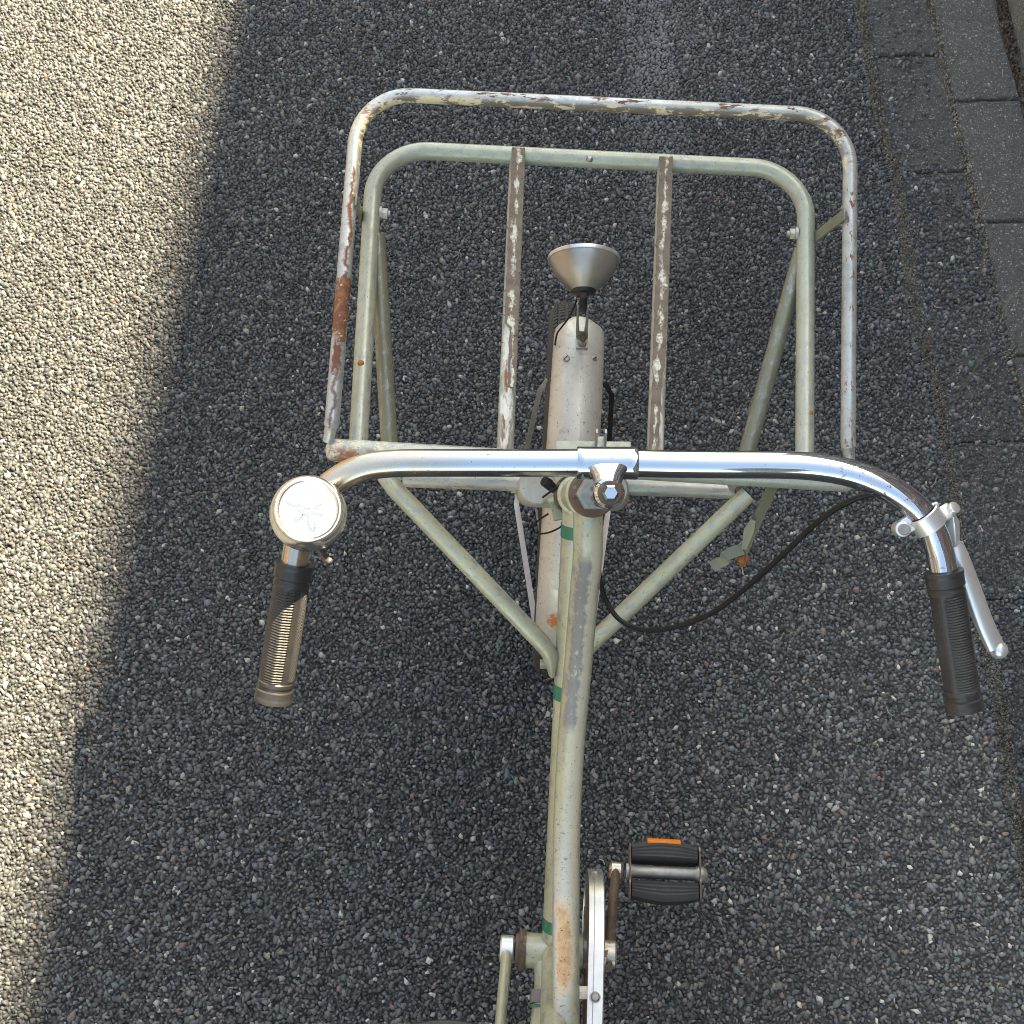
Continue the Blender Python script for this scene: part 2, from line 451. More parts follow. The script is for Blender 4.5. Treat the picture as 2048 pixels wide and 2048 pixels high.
def slab(name, a0, a1, t0, t1, zt, mat, parent, dz=0.0, h=.08, rnd=0):
    mb = MB(); n = 14; rows, uvs = [], []
    # top rim with worn wavy edges
    rs = random.Random(int(t0 * 1000) + int(a0 * 9000))
    rim = []
    def edge(p, q, k):
        for i in range(k):
            f = i / k; w = rs.uniform(-.0016, .0016) if i else 0
            d = (q - p).normalized(); nrm = Vector((-d.y, d.x, 0)); rim.append(p.lerp(q, f) + nrm * w)
    c = [gp(a0, t0), gp(a1, t0), gp(a1, t1), gp(a0, t1)]
    for i in range(4): edge(c[i], c[(i + 1) % 4], 9)
    cen = sum(rim, Vector()) / len(rim)
    def ring(k, z):
        return [Vector((cen.x + (p.x - cen.x) * (1 - k / max(.03, abs((p - cen).length))), cen.y + (p.y - cen.y) * (1 - k / max(.03, (p - cen).length)), z)) for p in rim]
    tl = rs.uniform(-.006, .006); zt += dz + rs.uniform(-.0012, .0012)
    R4 = [ring(0, zt - h), ring(0, zt - .004), ring(.0022, zt - .0012), ring(.005, zt)]
    mb.grid(R4, [[(0, 0)] * (len(rim) + 1)] * 4, True); mb.ngon(R4[-1])
    return obj(name, mb, mat, parent, 50)
gut = bed
for k in range(-3, 12):
    t1 = 1.875 - .2795 * (k - 3 + 0); t0 = t1 - .2795
    slab('gutter_stone', .006, .1385, t0 + .003, t1 - .003, 0.0, MAT_GA, gut)
    t1 = 1.76 - .2795 * (k - 3); t0 = t1 - .2795
    slab('gutter_stone', .1465, .270, t0 + .0028, t1 - .0028, .001, MAT_GB, gut)
kerb = thing('kerb', 'raised grey concrete kerb beyond the dirt filled joint at the far right', 'kerb', gp(.3, 1.0))
for k in range(-2, 5):
    slab('kerb_stone', .295, .41, -.9 + k * .8 + .004, -.9 + (k + 1) * .8 - .004, .10, MAT_KERB, kerb, h=.18)
m = NT('paving_slab', .85, 0, (.2, .195, .18)); m.layer(m.step(m.noise(6, 4), .4, .7), (.14, .135, .125)); MAT_PAVE = m.done()
g = MB(); g.ngon([gp(.40, -40, .094), gp(7.5, -40, .094), gp(7.5, 40, .094), gp(.40, 40, .094)])
pv = obj('pavement', g, MAT_PAVE, flat=True); pv['kind'] = 'structure'

# chippings that have strayed onto the gutter stones, joint dirt
rg = np.random.default_rng(5)
ta = rg.uniform(0, 1, 22000); tt = rg.uniform(-.2, 2.4, 22000)
aa = -.02 + .165 * ta
keep = rg.random(22000) < np.clip(.62 - aa * 2.6 + .35 * np.sin(tt * 7 + 2) * np.sin(tt * 3), .03, 1) * np.where(tt > 1.86, .4, 1)
aa, tt = aa[keep], tt[keep]
q = np.array([[*gp(a, t, .001)] for a, t in zip(aa, tt)])
stones('gutter_chippings', q, np.clip(rg.lognormal(math.log(.0034), .35, len(q)), .0013, .0065), tints(len(q), rg), MAT_STONE, 5, .5, .25, 8)
m = NT('joint_soil', .9, 0, (.1, .08, .06)); vc = m.n('ShaderNodeVertexColor', layer_name='tint'); m.c = vc.outputs[0]; MAT_SOIL = m.done()
def debris(a0, a1, n, z, seed, pal, smin=.0009, smax=.003):
    rg = np.random.default_rng(seed)
    aa = rg.uniform(a0, a1, n); tt = rg.uniform(-.1, 2.4, n)
    q = np.array([[*gp(a + .004 * math.sin(t * 13), t, z + rg.uniform(-.002, .002))] for a, t in zip(aa, tt)])
    pc = np.array(pal)[rg.integers(0, len(pal), n)] * rg.uniform(.6, 1.4, (n, 1))
    return stones('joint_debris', q, rg.uniform(smin, smax, n), pc, MAT_SOIL, 4, .5, .5, seed)
debris(.132, .152, 9000, -.0015, 21, [(.22, .18, .12), (.17, .145, .105), (.10, .085, .065), (.28, .23, .16)], .0008, .0026)
debris(.272, .294, 4200, -.004, 22, [(.03, .022, .017), (.12, .045, .025), (.05, .055, .025), (.16, .08, .045), (.015, .012, .01)], .001, .0042)
debris(-.010, .012, 15000, .0028, 23, [(.15, .125, .09), (.10, .085, .065), (.06, .052, .045), (.19, .16, .12)], .0008, .0026)

rnd = random.Random(4); sb = MB()
for k in range(34):
    a_, t_ = (rnd.uniform(.0, .27), rnd.uniform(.3, 2.2)) if k < 22 else (rnd.uniform(-1.2, -.02), rnd.uniform(.2, 2.1))
    L_, an = rnd.uniform(.008, .022), rnd.uniform(0, 2 * PI); c = gp(a_, t_, .0042)
    d = V((math.cos(an), math.sin(an), 0)) * L_ / 2; n_ = V((-d.y, d.x, 0)) * rnd.uniform(-.5, .5)
    sb.tube(smooth([c - d, c + n_ + V((0, 0, .001)), c + d], 4), rnd.uniform(.0004, .0008), 5)
so_ = obj('dry_grass_bits', sb, plain('dry_grass', (.34, .29, .19), .8, 0, .4, 90)); so_['kind'] = 'stuff'

# ------------------------------------------------------------------ the house whose eave shades the road
def brick_mat(name, scale=1.0):
    m = NT(name, .85, 0, (.28, .12, .075))
    br = m.n('ShaderNodeTexBrick'); m.ln(m.coord('Object'), br.inputs[0])
    mp = m.n('ShaderNodeMapping'); m.ln(m.coord('Object'), mp.inputs[0]); mp.inputs['Rotation'].default_value = (0, R(-90), R(-90)) ; m.ln(mp.outputs[0], br.inputs[0])
    br.inputs['Color1'].default_value = (.24, .12, .08, 1); br.inputs['Color2'].default_value = (.15, .085, .065, 1); br.inputs['Mortar'].default_value = (.35, .32, .28, 1)
    br.inputs['Scale'].default_value = 1.0; br.inputs['Brick Width'].default_value = .22; br.inputs['Row Height'].default_value = .065; br.inputs['Mortar Size'].default_value = .006
    m.c = br.outputs[0]; return m.done()
MAT_BRICK = brick_mat('brick_wall')
MAT_TILE = plain('roof_tile', (.10, .055, .045), .7, 0, .4, 3)
MAT_WFRAME = plain('window_frame', (.78, .77, .73), .4, 0, .06, 5)
MAT_GLASS = NT('window_glass', .05, 0, (.03, .035, .04), .8).done()
MAT_DOOR = plain('door_paint', (.05, .10, .08), .35, 0, .1, 6)
def house(name, label, org, ang, length, depth, eave, facing):
    """facing -1: facade looks towards -X"""
    t = thing(name, label, 'house', org)
    t.rotation_euler = (0, 0, ang)
    def add(nm, mb, mat, par=t, **k):
        o = obj(nm, mb, mat, None, **k); o.parent = par; return o
    f = facing
    w = MB(); w.box((-f * depth / 2, 0, eave / 2 - .1), (depth, length, eave + .2)); add('wall', w, MAT_BRICK, flat=True)
    rf = MB(); ov = .18
    pr = [(f * ov, eave - .02), (-f * depth / 2, eave + depth * .36), (-f * (depth + ov), eave - .02), (-f * (depth + ov), eave + .10), (-f * depth / 2, eave + depth * .36 + .12), (f * ov, eave + .10)]
    rf.prism([(a, b) for a, b in pr], (0, -length / 2 - .2, 0), (1, 0, 0), (0, 0, 1), -length - .4) if False else rf.prism(pr, (0, length / 2 + .2, 0), (1, 0, 0), (0, 0, 1), length + .4)
    r_ = add('roof', rf, MAT_TILE, flat=True)
    n = int(length / 2.6)
    for i in range(n):
        y = -length / 2 + 1.4 + i * 2.6
        for z0, hh in [q for q in ((1.0, 1.5), (3.75, 1.35), (6.6, 1.4), (9.4, 1.3)) if q[0] + q[1] < eave - .3]:
            if i % 3 == 1 and z0 == 1.0:
                d = MB(); d.box((f * .01, y, 1.1), (.06, 1.0, 2.2)); add('door', d, MAT_DOOR, flat=True); continue
            fr = MB()
            for (cy, cz, sy, sz) in ((0, 0, 1.2, .07), (0, hh, 1.2, .07), (-.6, hh / 2, .07, hh), (.6, hh / 2, .07, hh), (0, hh / 2, .05, hh)):
                fr.box((f * .02, y + cy, z0 + cz), (.07, sy, sz))
            wo = add('window', fr, MAT_WFRAME, flat=True)
            gl = MB(); gl.box((f * .012, y, z0 + hh / 2), (.02, 1.14, hh - .06)); add('pane', gl, MAT_GLASS, wo, flat=True)
            sl = MB(); sl.box((f * .06, y, z0 - .07), (.16, 1.34, .06)); add('sill', sl, MAT_PAVE, wo, flat=True)
    return t
EAVE_X, EAVE_Z = 2.4, 6.25
house('brick_house', 'tall brick house with tiled roof beside the pavement shading the road', (5.0, 6.1, 0), R(-4.3), 44.0, 8.0, 9.2, -1)
house('brick_house', 'two storey brick house across the road in full sunlight', (-6.5, 3.0, 0), R(-3.0), 24.0, 6.0, 5.6, 1)

# ------------------------------------------------------------------ materials of the bicycle
def rail_extra(m):   # primer showing through, long rust run on the left side of the rail
    m.layer(m.math('MULTIPLY', m.step(m.noise(9, 4), .35, .6), .8), (.50, .51, .52), .4, .35)
    m.layer(m.patch(.10, .40, -.30, .22, .006, 70), (.23, .08, .03), .8, 0.0) if False else None
MAT_FRAME = sage_paint('frame_paint', rust=.70, chips=.74)
MAT_RACK = sage_paint('rack_paint', (.39, .405, .31), rust=.69, chips=.72, grime=.5)
MAT_DARKRACK = sage_paint('shaded_dirty_strut_paint', (.20, .20, .135), rust=.72, chips=.76, grime=.6)  # rack paint darkened: shade and dirt are both put into the colour

def arc_at(pts, row):
    L, best = 0.0, None
    for a, b in zip(pts, pts[1:]):
        for k in range(10):
            p = a.lerp(b, k / 10); dep = p.y * CC + (CAM_H - p.z) * SS; e = abs(1024 - FPX * (p.y * SS - (CAM_H - p.z) * CC) / dep - row)
            if best is None or e < best[0]: best = (e, L + (b - a).length * k / 10)
        L += (b - a).length
    return best[1]
def ft(m):
    # worn strip of grey undercoat along the top, pale rubbed zone beside it, bare rusty patch lower down
    sc = m.step(m.noise(230, 4, .7), .52, .62)
    u, v = m.uv()
    m.layer(m.math('MULTIPLY', m.window(v, -.16, .02, .05), m.math('MULTIPLY', m.window(u, .02, .50, .05), .75)), (.56, .50, .38), .45, .1)
    p1 = m.math('MULTIPLY', m.patch(.055, .265, -.035, .115, .006, 110, .006, .02), m.step(m.noise(1, 5, .75, m.mapv(m.coord(), (150, 90, 90))), .34, .42))
    m.layer(p1, (.235, .225, .22), .55, .3)
    wl = m.math('MULTIPLY', m.window(u, .40, .75, .06), m.window(v, -.03, .2, .06))
    m.layer(m.math('MULTIPLY', wl, .6), (.56, .58, .57), .45, .2)
    m.layer(m.math('MULTIPLY', m.window(u, .33, .80, .05), m.math('MULTIPLY', m.window(v, -.08, .25, .05), m.step(m.noise(1, 5, .7, m.mapv(m.coord(), (120, 260, 200))), .60, .63))), (.22, .21, .20), .5, .4)
    ua, ub = arc_at(tt, 1800), arc_at(tt, 1968)
    p2 = m.patch(ua, ub, -.045, .115, .008, 70, .010, .03)
    ring = m.patch(ua - .006, ub + .006, -.065, .135, .008, 70, .008, .03)
    m.layer(ring, (.60, .56, .45), .6, 0)
    m.layer(p2, (.62, .42, .24), .75, 0)
    m.layer(m.math('MULTIPLY', p2, m.step(m.noise(45, 5, .7), .45, .75)), (.40, .20, .09), .8, 0)
    m.layer(m.math('MULTIPLY', p2, m.step(m.noise(300, 3, .7), .60, .66)), (.22, .08, .03), .8, 0)
def chr_extra_l(m):
    u, v = m.uv()
    dusty = m.math('MULTIPLY', m.math('ADD', m.window(u, .0, .225, .03), m.window(u, .0, .0, .01)), m.step(m.noise(60, 5), .15, .5))
    return dusty
MAT_ALU = plain('aluminium', (.74, .73, .72), .34, .75, .1, 40)
MAT_ALUDULL = plain('brushed_aluminium', (.66, .65, .62), .38, .9, .2, 50)
MAT_STEEL = plain('zinc_plated_steel', (.40, .38, .34), .48, .8, .4, 90)
m = NT('rusty_steel', .65, .3, (.12, .085, .062)); m.layer(m.step(m.noise(70, 5), .50, .68), (.17, .085, .045), .85, 0); m.layer(m.step(m.noise(110, 5, .7, m.mapv(m.coord(), off=(9, 5, 5))), .55, .66), (.045, .033, .028), .8, 0); m.layer(m.step(m.noise(50, 5, .6, m.mapv(m.coord(), off=(5, 5, 5))), .55, .7), (.36, .33, .29), .45, .7); MAT_RUSTY = m.done()
m = NT('rust', .85, 0, (.25, .09, .035)); m.layer(m.step(m.noise(160, 5), .45, .65), (.40, .16, .05)); m.layer(m.step(m.noise(90, 4), .55, .7), (.10, .04, .025)); MAT_RUST = m.done()
MAT_RUBBER = plain('black_rubber', (.028, .026, .025), .55, 0, .3, 80)
STAIN = (.0540, .5750, .4010)
m = NT('fender_paint', .44, .30, (.47, .44, .385)); m.layer(m.step(m.noise(9, 3), .4, .7), (.40, .37, .32))
m.layer(m.math('MULTIPLY', m.step(m.noise(1, 5, .7, m.mapv(m.coord(), (90, 22, 22))), .54, .62), .5), (.55, .54, .51), .35, .6)
m.layer(m.math('MULTIPLY', m.step(m.noise(70, 6, .75), .55, .68), .6), (.25, .215, .17), .6, .1)
m.layer(m.step(m.noise(1, 4, .8, m.mapv(m.coord(), (260, 90, 90), (3, 0, 0))), .64, .67), (.16, .14, .12), .6, .1)
m.layer(m.step(m.noise(260, 3), .67, .71), (.12, .09, .07), .7, 0)
vd = m.n('ShaderNodeVectorMath', operation='DISTANCE'); m.ln(m.coord(), vd.inputs[0]); vd.inputs[1].default_value = STAIN
st_ = m.math('ADD', vd.outputs['Value'], m.math('MULTIPLY', m.math('SUBTRACT', m.noise(190, 5, .7), .5), .030))
m.layer(m.step(st_, .015, .008), (.44, .15, .035), .85, 0)
MAT_FENDER = m.done()
MAT_TYRE = plain('tyre_rubber', (.035, .033, .031), .8, 0, .35, 60)
MAT_CABLE = plain('cable_sheath', (.010, .009, .009), .5, 0, .4, 120, .3)
MAT_GREENTAPE = plain('green_tape', (.015, .16, .095), .35, 0, .2, 60)
MAT_GREYTAPE = plain('grey_tape', (.22, .185, .18), .5, 0, .3, 70)
MAT_BLACK = plain('black_plastic', (.012, .012, .012), .4, 0, .2, 50)
MAT_RED = plain('red_plastic', (.30, .02, .012), .35, 0, .2, 50)
MAT_ORANGE = NT('orange_reflector', .25, 0, (.85, .22, .02)).done()
MAT_DARKSTEEL = plain('dark_and_shaded_steel', (.03, .028, .026), .5, .5, .4, 80)

# ------------------------------------------------------------------ the bicycle
BB = at(1108, 1903, .30)
bike = thing('bicycle', 'old sage green bicycle with front carrier rack and chrome handlebar standing on the road', 'bicycle', (BB.x, BB.y, 0))
HD = R(2.8)
BX = Vector((math.cos(HD), -math.sin(HD), 0)); BY = Vector((math.sin(HD), math.cos(HD), 0))
# steering axis
SA0 = at(1216, 986, 1.045); SA1 = at(1154, 990, .70); SAD = (SA1 - SA0).normalized()
def sax(z): return SA0 + SAD * ((z - SA0.z) / SAD.z)
AX = sax(.26) + Vector((.010, .008, 0)); AX.z = .26

# --- frame
tt = smooth([sax(.845), at(1176, 1100, .81), at(1167, 1200, .755), at(1156, 1330, .69), at(1142, 1490, .625), at(1134, 1650, .572), at(1132, 1830, .525), at(1132, 2000, .487), at(1132, 2085, .47)], 10)
MAT_TOPTUBE = sage_paint('top_tube_paint', rust=.73, chips=.80, extra=ft, wear=.9)
o = obj('top_tube', MB().tube(tt, .0143, 28), MAT_TOPTUBE, bike)
dt = line(sax(.70), BB, 26)
dtube = obj('down_tube', MB().tube(dt, .0150, 28), MAT_FRAME, bike)
def band(name, p0, p1, r, mat, parent, th=.0006, n=28):
    a = V(p0); b = V(p1); pts = line(a, b, 3)
    return obj(name, MB().tube(pts, r + th, n), mat, parent)
def on_line(a, b, f): return V(a).lerp(V(b), f)
A_, B_ = sax(.70), BB
def down_at(py):      # parameter along the down tube seen at image row py
    lo, hi = 0.0, 1.0
    for _ in range(40):
        md = (lo + hi) / 2; p = A_.lerp(B_, md)
        dep = p.y * CC + (CAM_H - p.z) * SS; up = p.y * SS - (CAM_H - p.z) * CC
        if 1024 - FPX * up / dep < py: lo = md
        else: hi = md
    return A_.lerp(B_, lo)
for y0, y1 in ((1047, 1072), (1366, 1394), (1832, 1856)):
    band('tape_band', down_at(y0), down_at(y1), .0150, MAT_GREENTAPE, dtube)
ht = MB().tube(line(sax(.885), sax(.67), 10), .0185, 28, ref=Y)
htube = obj('head_tube', ht, MAT_FRAME, bike)
for z, r, h in ((.90, .0215, .014), (.675, .0235, .016)):
    c = sax(z); mb = MB().lathe([(0, 0), (r - .002, 0), (r, .002), (r, h - .004), (r - .004, h), (0, h)], c, SAD, 36)
    obj('headset_cup', mb, MAT_RUSTY, htube)
mb = MB().lathe([(.0, 0), (.0150, 0), (.0160, .002), (.0160, .009), (.0150, .011), (0, .011)], sax(.915), SAD, 6)
obj('locknut', mb, MAT_STEEL, htube, 20)
for z in (.71, .845):
    c = sax(z); obj('lug_ring', MB().lathe([(.018, -.004), (.0215, -.002), (.0215, .012), (.018, .016)], c, SAD, 32), MAT_FRAME, htube)
# bottom bracket
bbs = obj('bottom_bracket', MB().tube(line(BB - BX * .034, BB + BX * .034, 4), .0205, 30), MAT_FRAME, bike)
for s in (-1, 1):
    c = BB + BX * (.034 * s)
    obj('bearing_cup', MB().lathe([(.0, 0), (.0235, 0), (.0245, .0015), (.0245, .006), (.0225, .008), (.019, .0085), (.019, .0125), (0, .0125)], c, BX * s, 32), MAT_RUSTY, bbs)
obj('spindle', MB().cyl(BB - BX * .066, BB + BX * .072, .0085), MAT_DARKSTEEL, bbs)
st0 = BB + V((.002, -.075, .165)); stt = BB + V((-.02, -.265, .52))
obj('seat_tube', MB().tube(line(BB, BB.lerp(stt, 1.0), 14), .0143, 24), MAT_FRAME, bike)
RA = BB + BY * -.45 + V((0, 0, .04)); RA.z = .335
for s in (-1, 1):
    cs0 = at(1085, 1925, .305) if s < 0 else BB + BX * .022
    cs1 = at(1078, 2060, .312) if s < 0 else BB + BX * .024 - BY * .09
    cs = obj('chain_stay', MB().tube(smooth([BB + BX * .018 * s, cs0, cs1, RA + BX * .055 * s], 8), .0112, 20), MAT_FRAME, bike)
    if s < 0:
        band('tape_band', at(1081.5, 1982, .308), at(1079.3, 2009, .310), .0112, MAT_GREYTAPE, cs)
        band('tape_band', at(1079.2, 2010, .310), at(1078.8, 2016, .310), .0112, MAT_GREENTAPE, cs)
    obj('seat_stay', MB().tube(line(BB.lerp(stt, .86) + BX * .012 * s, RA + BX * .055 * s, 6), .007, 14), MAT_FRAME, bike)

# --- saddle, rear wheel, rear mudguard (behind the camera's lower edge)
sp = BB.lerp(stt, 1.0); obj('seat_post', MB().tube(line(sp, sp + V((-.002, -.03, .07)), 3), .012), MAT_STEEL, bike)
sc_ = sp + V((0, -.05, .09)); rows, uvs = [], []
for i, (yy, w, zz) in enumerate([(.13, .012, -.02), (.11, .02, -.005), (.04, .024, 0), (-.03, .045, .004), (-.09, .085, .01), (-.125, .09, .01), (-.14, .05, -.01)]):
    rows.append([sc_ + BX * (w * math.cos(a)) + BY * yy + V((0, 0, zz + .02 * math.sin(a) - .01)) for a in [2 * PI * k / 14 for k in range(14)]]); uvs.append([(i, k) for k in range(15)])
mb = MB(); mb.grid(rows, uvs, True); mb.ngon(rows[0]); mb.ngon(rows[-1][::-1]); obj('saddle', mb, MAT_RUBBER, bike)

def wheel(name, c, axv, r, tr, nsp, parent):
    axv = V(axv).normalized(); e1 = (Z - axv * Z.dot(axv)).normalized(); e2 = axv.cross(e1)
    def circ(rad, n=72): return [c + (e1 * math.cos(2 * PI * k / n) + e2 * math.sin(2 * PI * k / n)) * rad for k in range(n)]
    def torus(mb, R0, prof, n=96, mi=0):
        rows = []
        for k in range(n + 1):
            a = 2 * PI * k / n; d = e1 * math.cos(a) + e2 * math.sin(a)
            rows.append([c + d * (R0 + pr) + axv * ax for pr, ax in prof])
        mb.grid(rows, [[(k, j / len(prof)) for j in range(len(prof) + 1)] for k in range(n + 1)], True, mi)
    tp = [(tr * (math.cos(a)) , tr * math.sin(a)) for a in [2 * PI * k / 20 for k in range(20)]]
    ty = MB(); torus(ty, r - tr, tp)
    # tread blocks
    nb = int(2 * PI * r / .011)
    for k in range(nb):
        a = 2 * PI * k / nb; d = e1 * math.cos(a) + e2 * math.sin(a); tg = e2 * math.cos(a) - e1 * math.sin(a)
        for s, q in ((-.62, .5), (-.22, 0), (.22, .5), (.62, 0)):
            aa = a + q * 2 * PI / nb; d2 = e1 * math.cos(aa) + e2 * math.sin(aa); t2 = e2 * math.cos(aa) - e1 * math.sin(aa)
            nn = (d2 * math.cos(s) + axv * math.sin(s)).normalized()
            p = c + d2 * (r - tr) + nn * (tr + .0004)
            M3 = Matrix((t2, nn.cross(t2), nn)).transposed()
            ty.box(p, (.0075, .006, .003), M3)
    w = obj(name, MB().lathe([(0, -.04), (.016, -.04), (.024, -.034), (.024, -.030), (.014, -.028), (.014, .028), (.024, .030), (.024, .034), (.016, .04), (0, .04)], c, axv, 24), MAT_STEEL, parent)
    obj('tyre', ty, MAT_TYRE, w)
    rm = MB(); torus(rm, r - 2 * tr + .004, [(-.012, -.006), (-.008, -.013), (.004, -.0145), (.009, -.0145), (.009, -.012), (-.003, -.009), (-.003, .009), (.009, .012), (.009, .0145), (.004, .0145), (-.008, .013), (-.012, .006)])
    obj('rim', rm, MAT_ALUDULL, w)
    spk = MB()
    for k in range(nsp):
        a = 2 * PI * k / nsp; s = 1 if k % 2 else -1; a2 = a + (.9 if (k // 2) % 2 else -.9)
        spk.tube([c + (e1 * math.cos(a2) + e2 * math.sin(a2)) * .022 + axv * .031 * s, c + (e1 * math.cos(a) + e2 * math.sin(a)) * (r - 2 * tr - .004)], .001, 5, ref=axv)
    obj('spokes', spk, MAT_STEEL, w)
    obj('axle', MB().cyl(c - axv * .066, c + axv * .066, .0048, 12), MAT_STEEL, w)
    for s in (-1, 1): obj('axle_nut', MB().cyl(c + axv * .056 * s, c + axv * .066 * s, .0085, 6), MAT_STEEL, w, 20)
    return w
def fender(name, c, axv, r, wd, p0, p1, parent, mat, n=72, nose=True):
    """half round mudguard; p0..p1 in radians from the top, forward positive"""
    axv = V(axv).normalized(); fw = V((-axv.y, axv.x, 0)).normalized()
    if fw.y < 0: fw = -fw
    rows, uvs = [], []; m_ = 22; hw = wd / 2
    for i in range(n + 1):
        ph = p0 + (p1 - p0) * i / n; d = Z * math.cos(ph) + fw * math.sin(ph)
        en = 1.0
        if nose:
            s = (i / n) * abs(p1 - p0) * r
            if s < .03: en = math.sqrt(max(.0, 1 - (1 - s / .03) ** 2)) * .82 + .18
        ro, ri = [], []
        for j in range(m_ + 1):
            a = -1.75 + 3.5 * j / m_
            ro.append(c + d * (r - hw * .72 * (1 - math.cos(a * en)) ) + axv * (hw * math.sin(max(-PI / 2, min(PI / 2, a * en)))  * (1 if abs(a * en) < PI / 2 else 1)))
        for j in range(m_, -1, -1):
            a = -1.75 + 3.5 * j / m_
            ri.append(c + d * (r - .0016 - hw * .72 * (1 - math.cos(a * en))) + axv * ((hw - .0016) * math.sin(max(-PI / 2, min(PI / 2, a * en)))))
        rows.append(ro + ri); L = i / n * abs(p1 - p0) * r
        uvs.append([(L, k / (2 * m_ + 2)) for k in range(2 * m_ + 3)])
    mb = MB(); mb.grid(rows, uvs, True); mb.ngon(rows[0][::-1]); mb.ngon(rows[-1])
    return obj(name, mb, mat, parent)
wheel('rear_wheel', RA, BX, .335, .022, 28, bike)
fender('rear_fender', RA, BX, .352, .062, R(75), R(-120), bike, MAT_FENDER, nose=False)

# --- front wheel, fork, mudguard
WH = R(3.0); WX = Vector((math.cos(WH), -math.sin(WH), 0)); WY = Vector((math.sin(WH), math.cos(WH), 0))
FR = .285
wheel('front_wheel', AX + WX * -.007 + V((0, 0, .004)), WX, .264, .024, 28, bike)
FC = AX + WX * .008
ff = fender('front_fender', FC, (math.cos(R(4)), -math.sin(R(4)), 0), FR, .066, R(27.5), R(-73), bike, MAT_FENDER)
crown = sax(.635)
fk = MB()
fk.tube(line(sax(.675), crown, 4), .0165, 24, ref=Y)
fkc = MB()
for s in (-1, 1):
    pts = fillet([crown + WX * .010 * s + SAD * -.004, crown + WX * .047 * s + SAD * .002, AX + WX * .052 * s - SAD * .06, AX + WX * .052 * s], [.022, .05], 8, .03)
    leg = MB().tube(pts, [.0145 if i < len(pts) * .5 else .0145 - .006 * (i - len(pts) * .5) / (len(pts) * .5) for i in range(len(pts))], 22, ref=Y)
    lo = obj('fork_leg', leg, MAT_FRAME, bike) if False else None
    fkc.tube(pts, [.0145 if i < len(pts) * .5 else .0145 - .006 * (i - len(pts) * .5) / (len(pts) * .5) for i in range(len(pts))], 22, ref=Y)
fork = obj('fork', fk, MAT_FRAME, bike)
for s in (-1, 1):
    pts = fillet([crown + WX * .008 * s - SAD * .002, crown + WX * .048 * s + SAD * .004, AX + WX * .053 * s - SAD * .10, AX + WX * .053 * s], [.020, .08], 8, .03)
    n_ = len(pts)
    obj('fork_leg', MB().tube(pts, [.0155 - .0065 * max(0, i / n_ - .3) / .7 for i in range(n_)], 22, ref=Y), MAT_FRAME, fork)
cr = MB().lathe([(0, -.016), (.021, -.016), (.024, -.012), (.024, .010), (.020, .014), (0, .014)], crown, SAD, 30)
obj('fork_crown', cr, MAT_FRAME, fork)
# crown shoulders: rounded plates the legs hang from
for s in (-1, 1): obj('crown_plate', MB().lathe([(0, -.008), (.019, -.008), (.0215, -.005), (.0215, .006), (0, .008)], crown + WX * .040 * s + V((0, .004, .01)), SAD, 26), MAT_FENDER, fork)
# mudguard stays
MAT_STAY = plain('stay_paint', (.46, .42, .40), .5, .2, .2, 60)
def fpt(ph, side, dr=0.0):
    d = Z * math.cos(ph) + WY * math.sin(ph); return FC + d * (FR + dr) + WX * side
for s in (-1, 1):
    e = AX + WX * .062 * s
    f1 = fpt(R(8), .036 * s, -.030); k1 = fpt(R(6), .046 * s, -.045)
    obj('fender_stay', MB().strip([f1, k1, e.lerp(k1, .5) + WX * .001 * s, e], [.0065] * 4, .0022, side=WX), MAT_STEEL if s < 0 else MAT_DARKSTEEL, ff)  # right front stay takes the dark steel, its shade put into the colour
    r1 = fpt(R(-70), .036 * s, -.03)
    obj('fender_stay', MB().strip([e, e.lerp(r1, .12) + WX * .006 * s, r1], [.0072] * 3, .0024, side=WX), MAT_STAY, ff)
# slotted screws and lamp nut on the mudguard
def on_fender(px, py):   # point on the mudguard crest surface seen at a picture position
    u = (px - 1024) / FPX; v = (1024 - py) / FPX
    dr = Vector((u, CC + v * SS, -(SS - v * CC)))
    o_ = Vector((0, 0, CAM_H)); 
    d_ = 1.4
    for _ in range(600):
        p = o_ + dr * d_; q = p - FC; rad = math.hypot(q.y, q.z); ax = q.x
        a = max(-.95, min(.95, ax / .033)); surf = FR - .033 * .72 * (1 - math.sqrt(1 - a * a))
        if rad < surf: break
        d_ += .0012
    nrm = Vector((a * .8, q.y / rad, q.z / rad)).normalized()
    return p, nrm
for px, py in ((1133, 718), (1187, 719)):
    p, nr = on_fender(px, py)
    mb = MB().lathe([(0, 0), (.0044, 0), (.0042, .0020), (.0030, .0031), (0, .0034)], p, nr, 18)
    tx = nr.cross(V((.75, -.66, 0))).normalized(); mb.box(p + nr * .0031, (.0076, .0012, .0008), Matrix((tx, nr.cross(tx), nr)).transposed(), 1)
    obj('screw', mb, [MAT_STEEL, MAT_DARKSTEEL], ff)

# --- headlamp on its forked bracket
MAT_LAMP = plain('lamp_shell', (.46, .42, .37), .38, .8, .25, 30)
lp = at(1168, 519, .635)                     # centre of the rim circle
lax = Vector((.02, math.cos(R(13)), math.sin(R(13)))).normalized()
LR = .0455 * (CAM_H - .635) / 1.45
prof = [(LR + .0006, .001), (LR - .0004, -.002)] + [(LR * a, -.002 - .040 * b) for a, b in ((.975, .08), (.93, .20), (.86, .35), (.765, .50), (.655, .64), (.53, .77), (.43, .87), (.345, .95), (.31, .99))] + [(0, -.0422)]
lamp = obj('headlamp', MB().lathe(prof, lp, lax, 48), MAT_LAMP, bike)
obj('lamp_rim', MB().lathe([(LR - .0002, -.0022), (LR + .0009, -.0018), (LR + .0014, .0005), (LR + .0010, .0026), (LR - .002, .003)], lp, lax, 48), MAT_ALU, lamp)
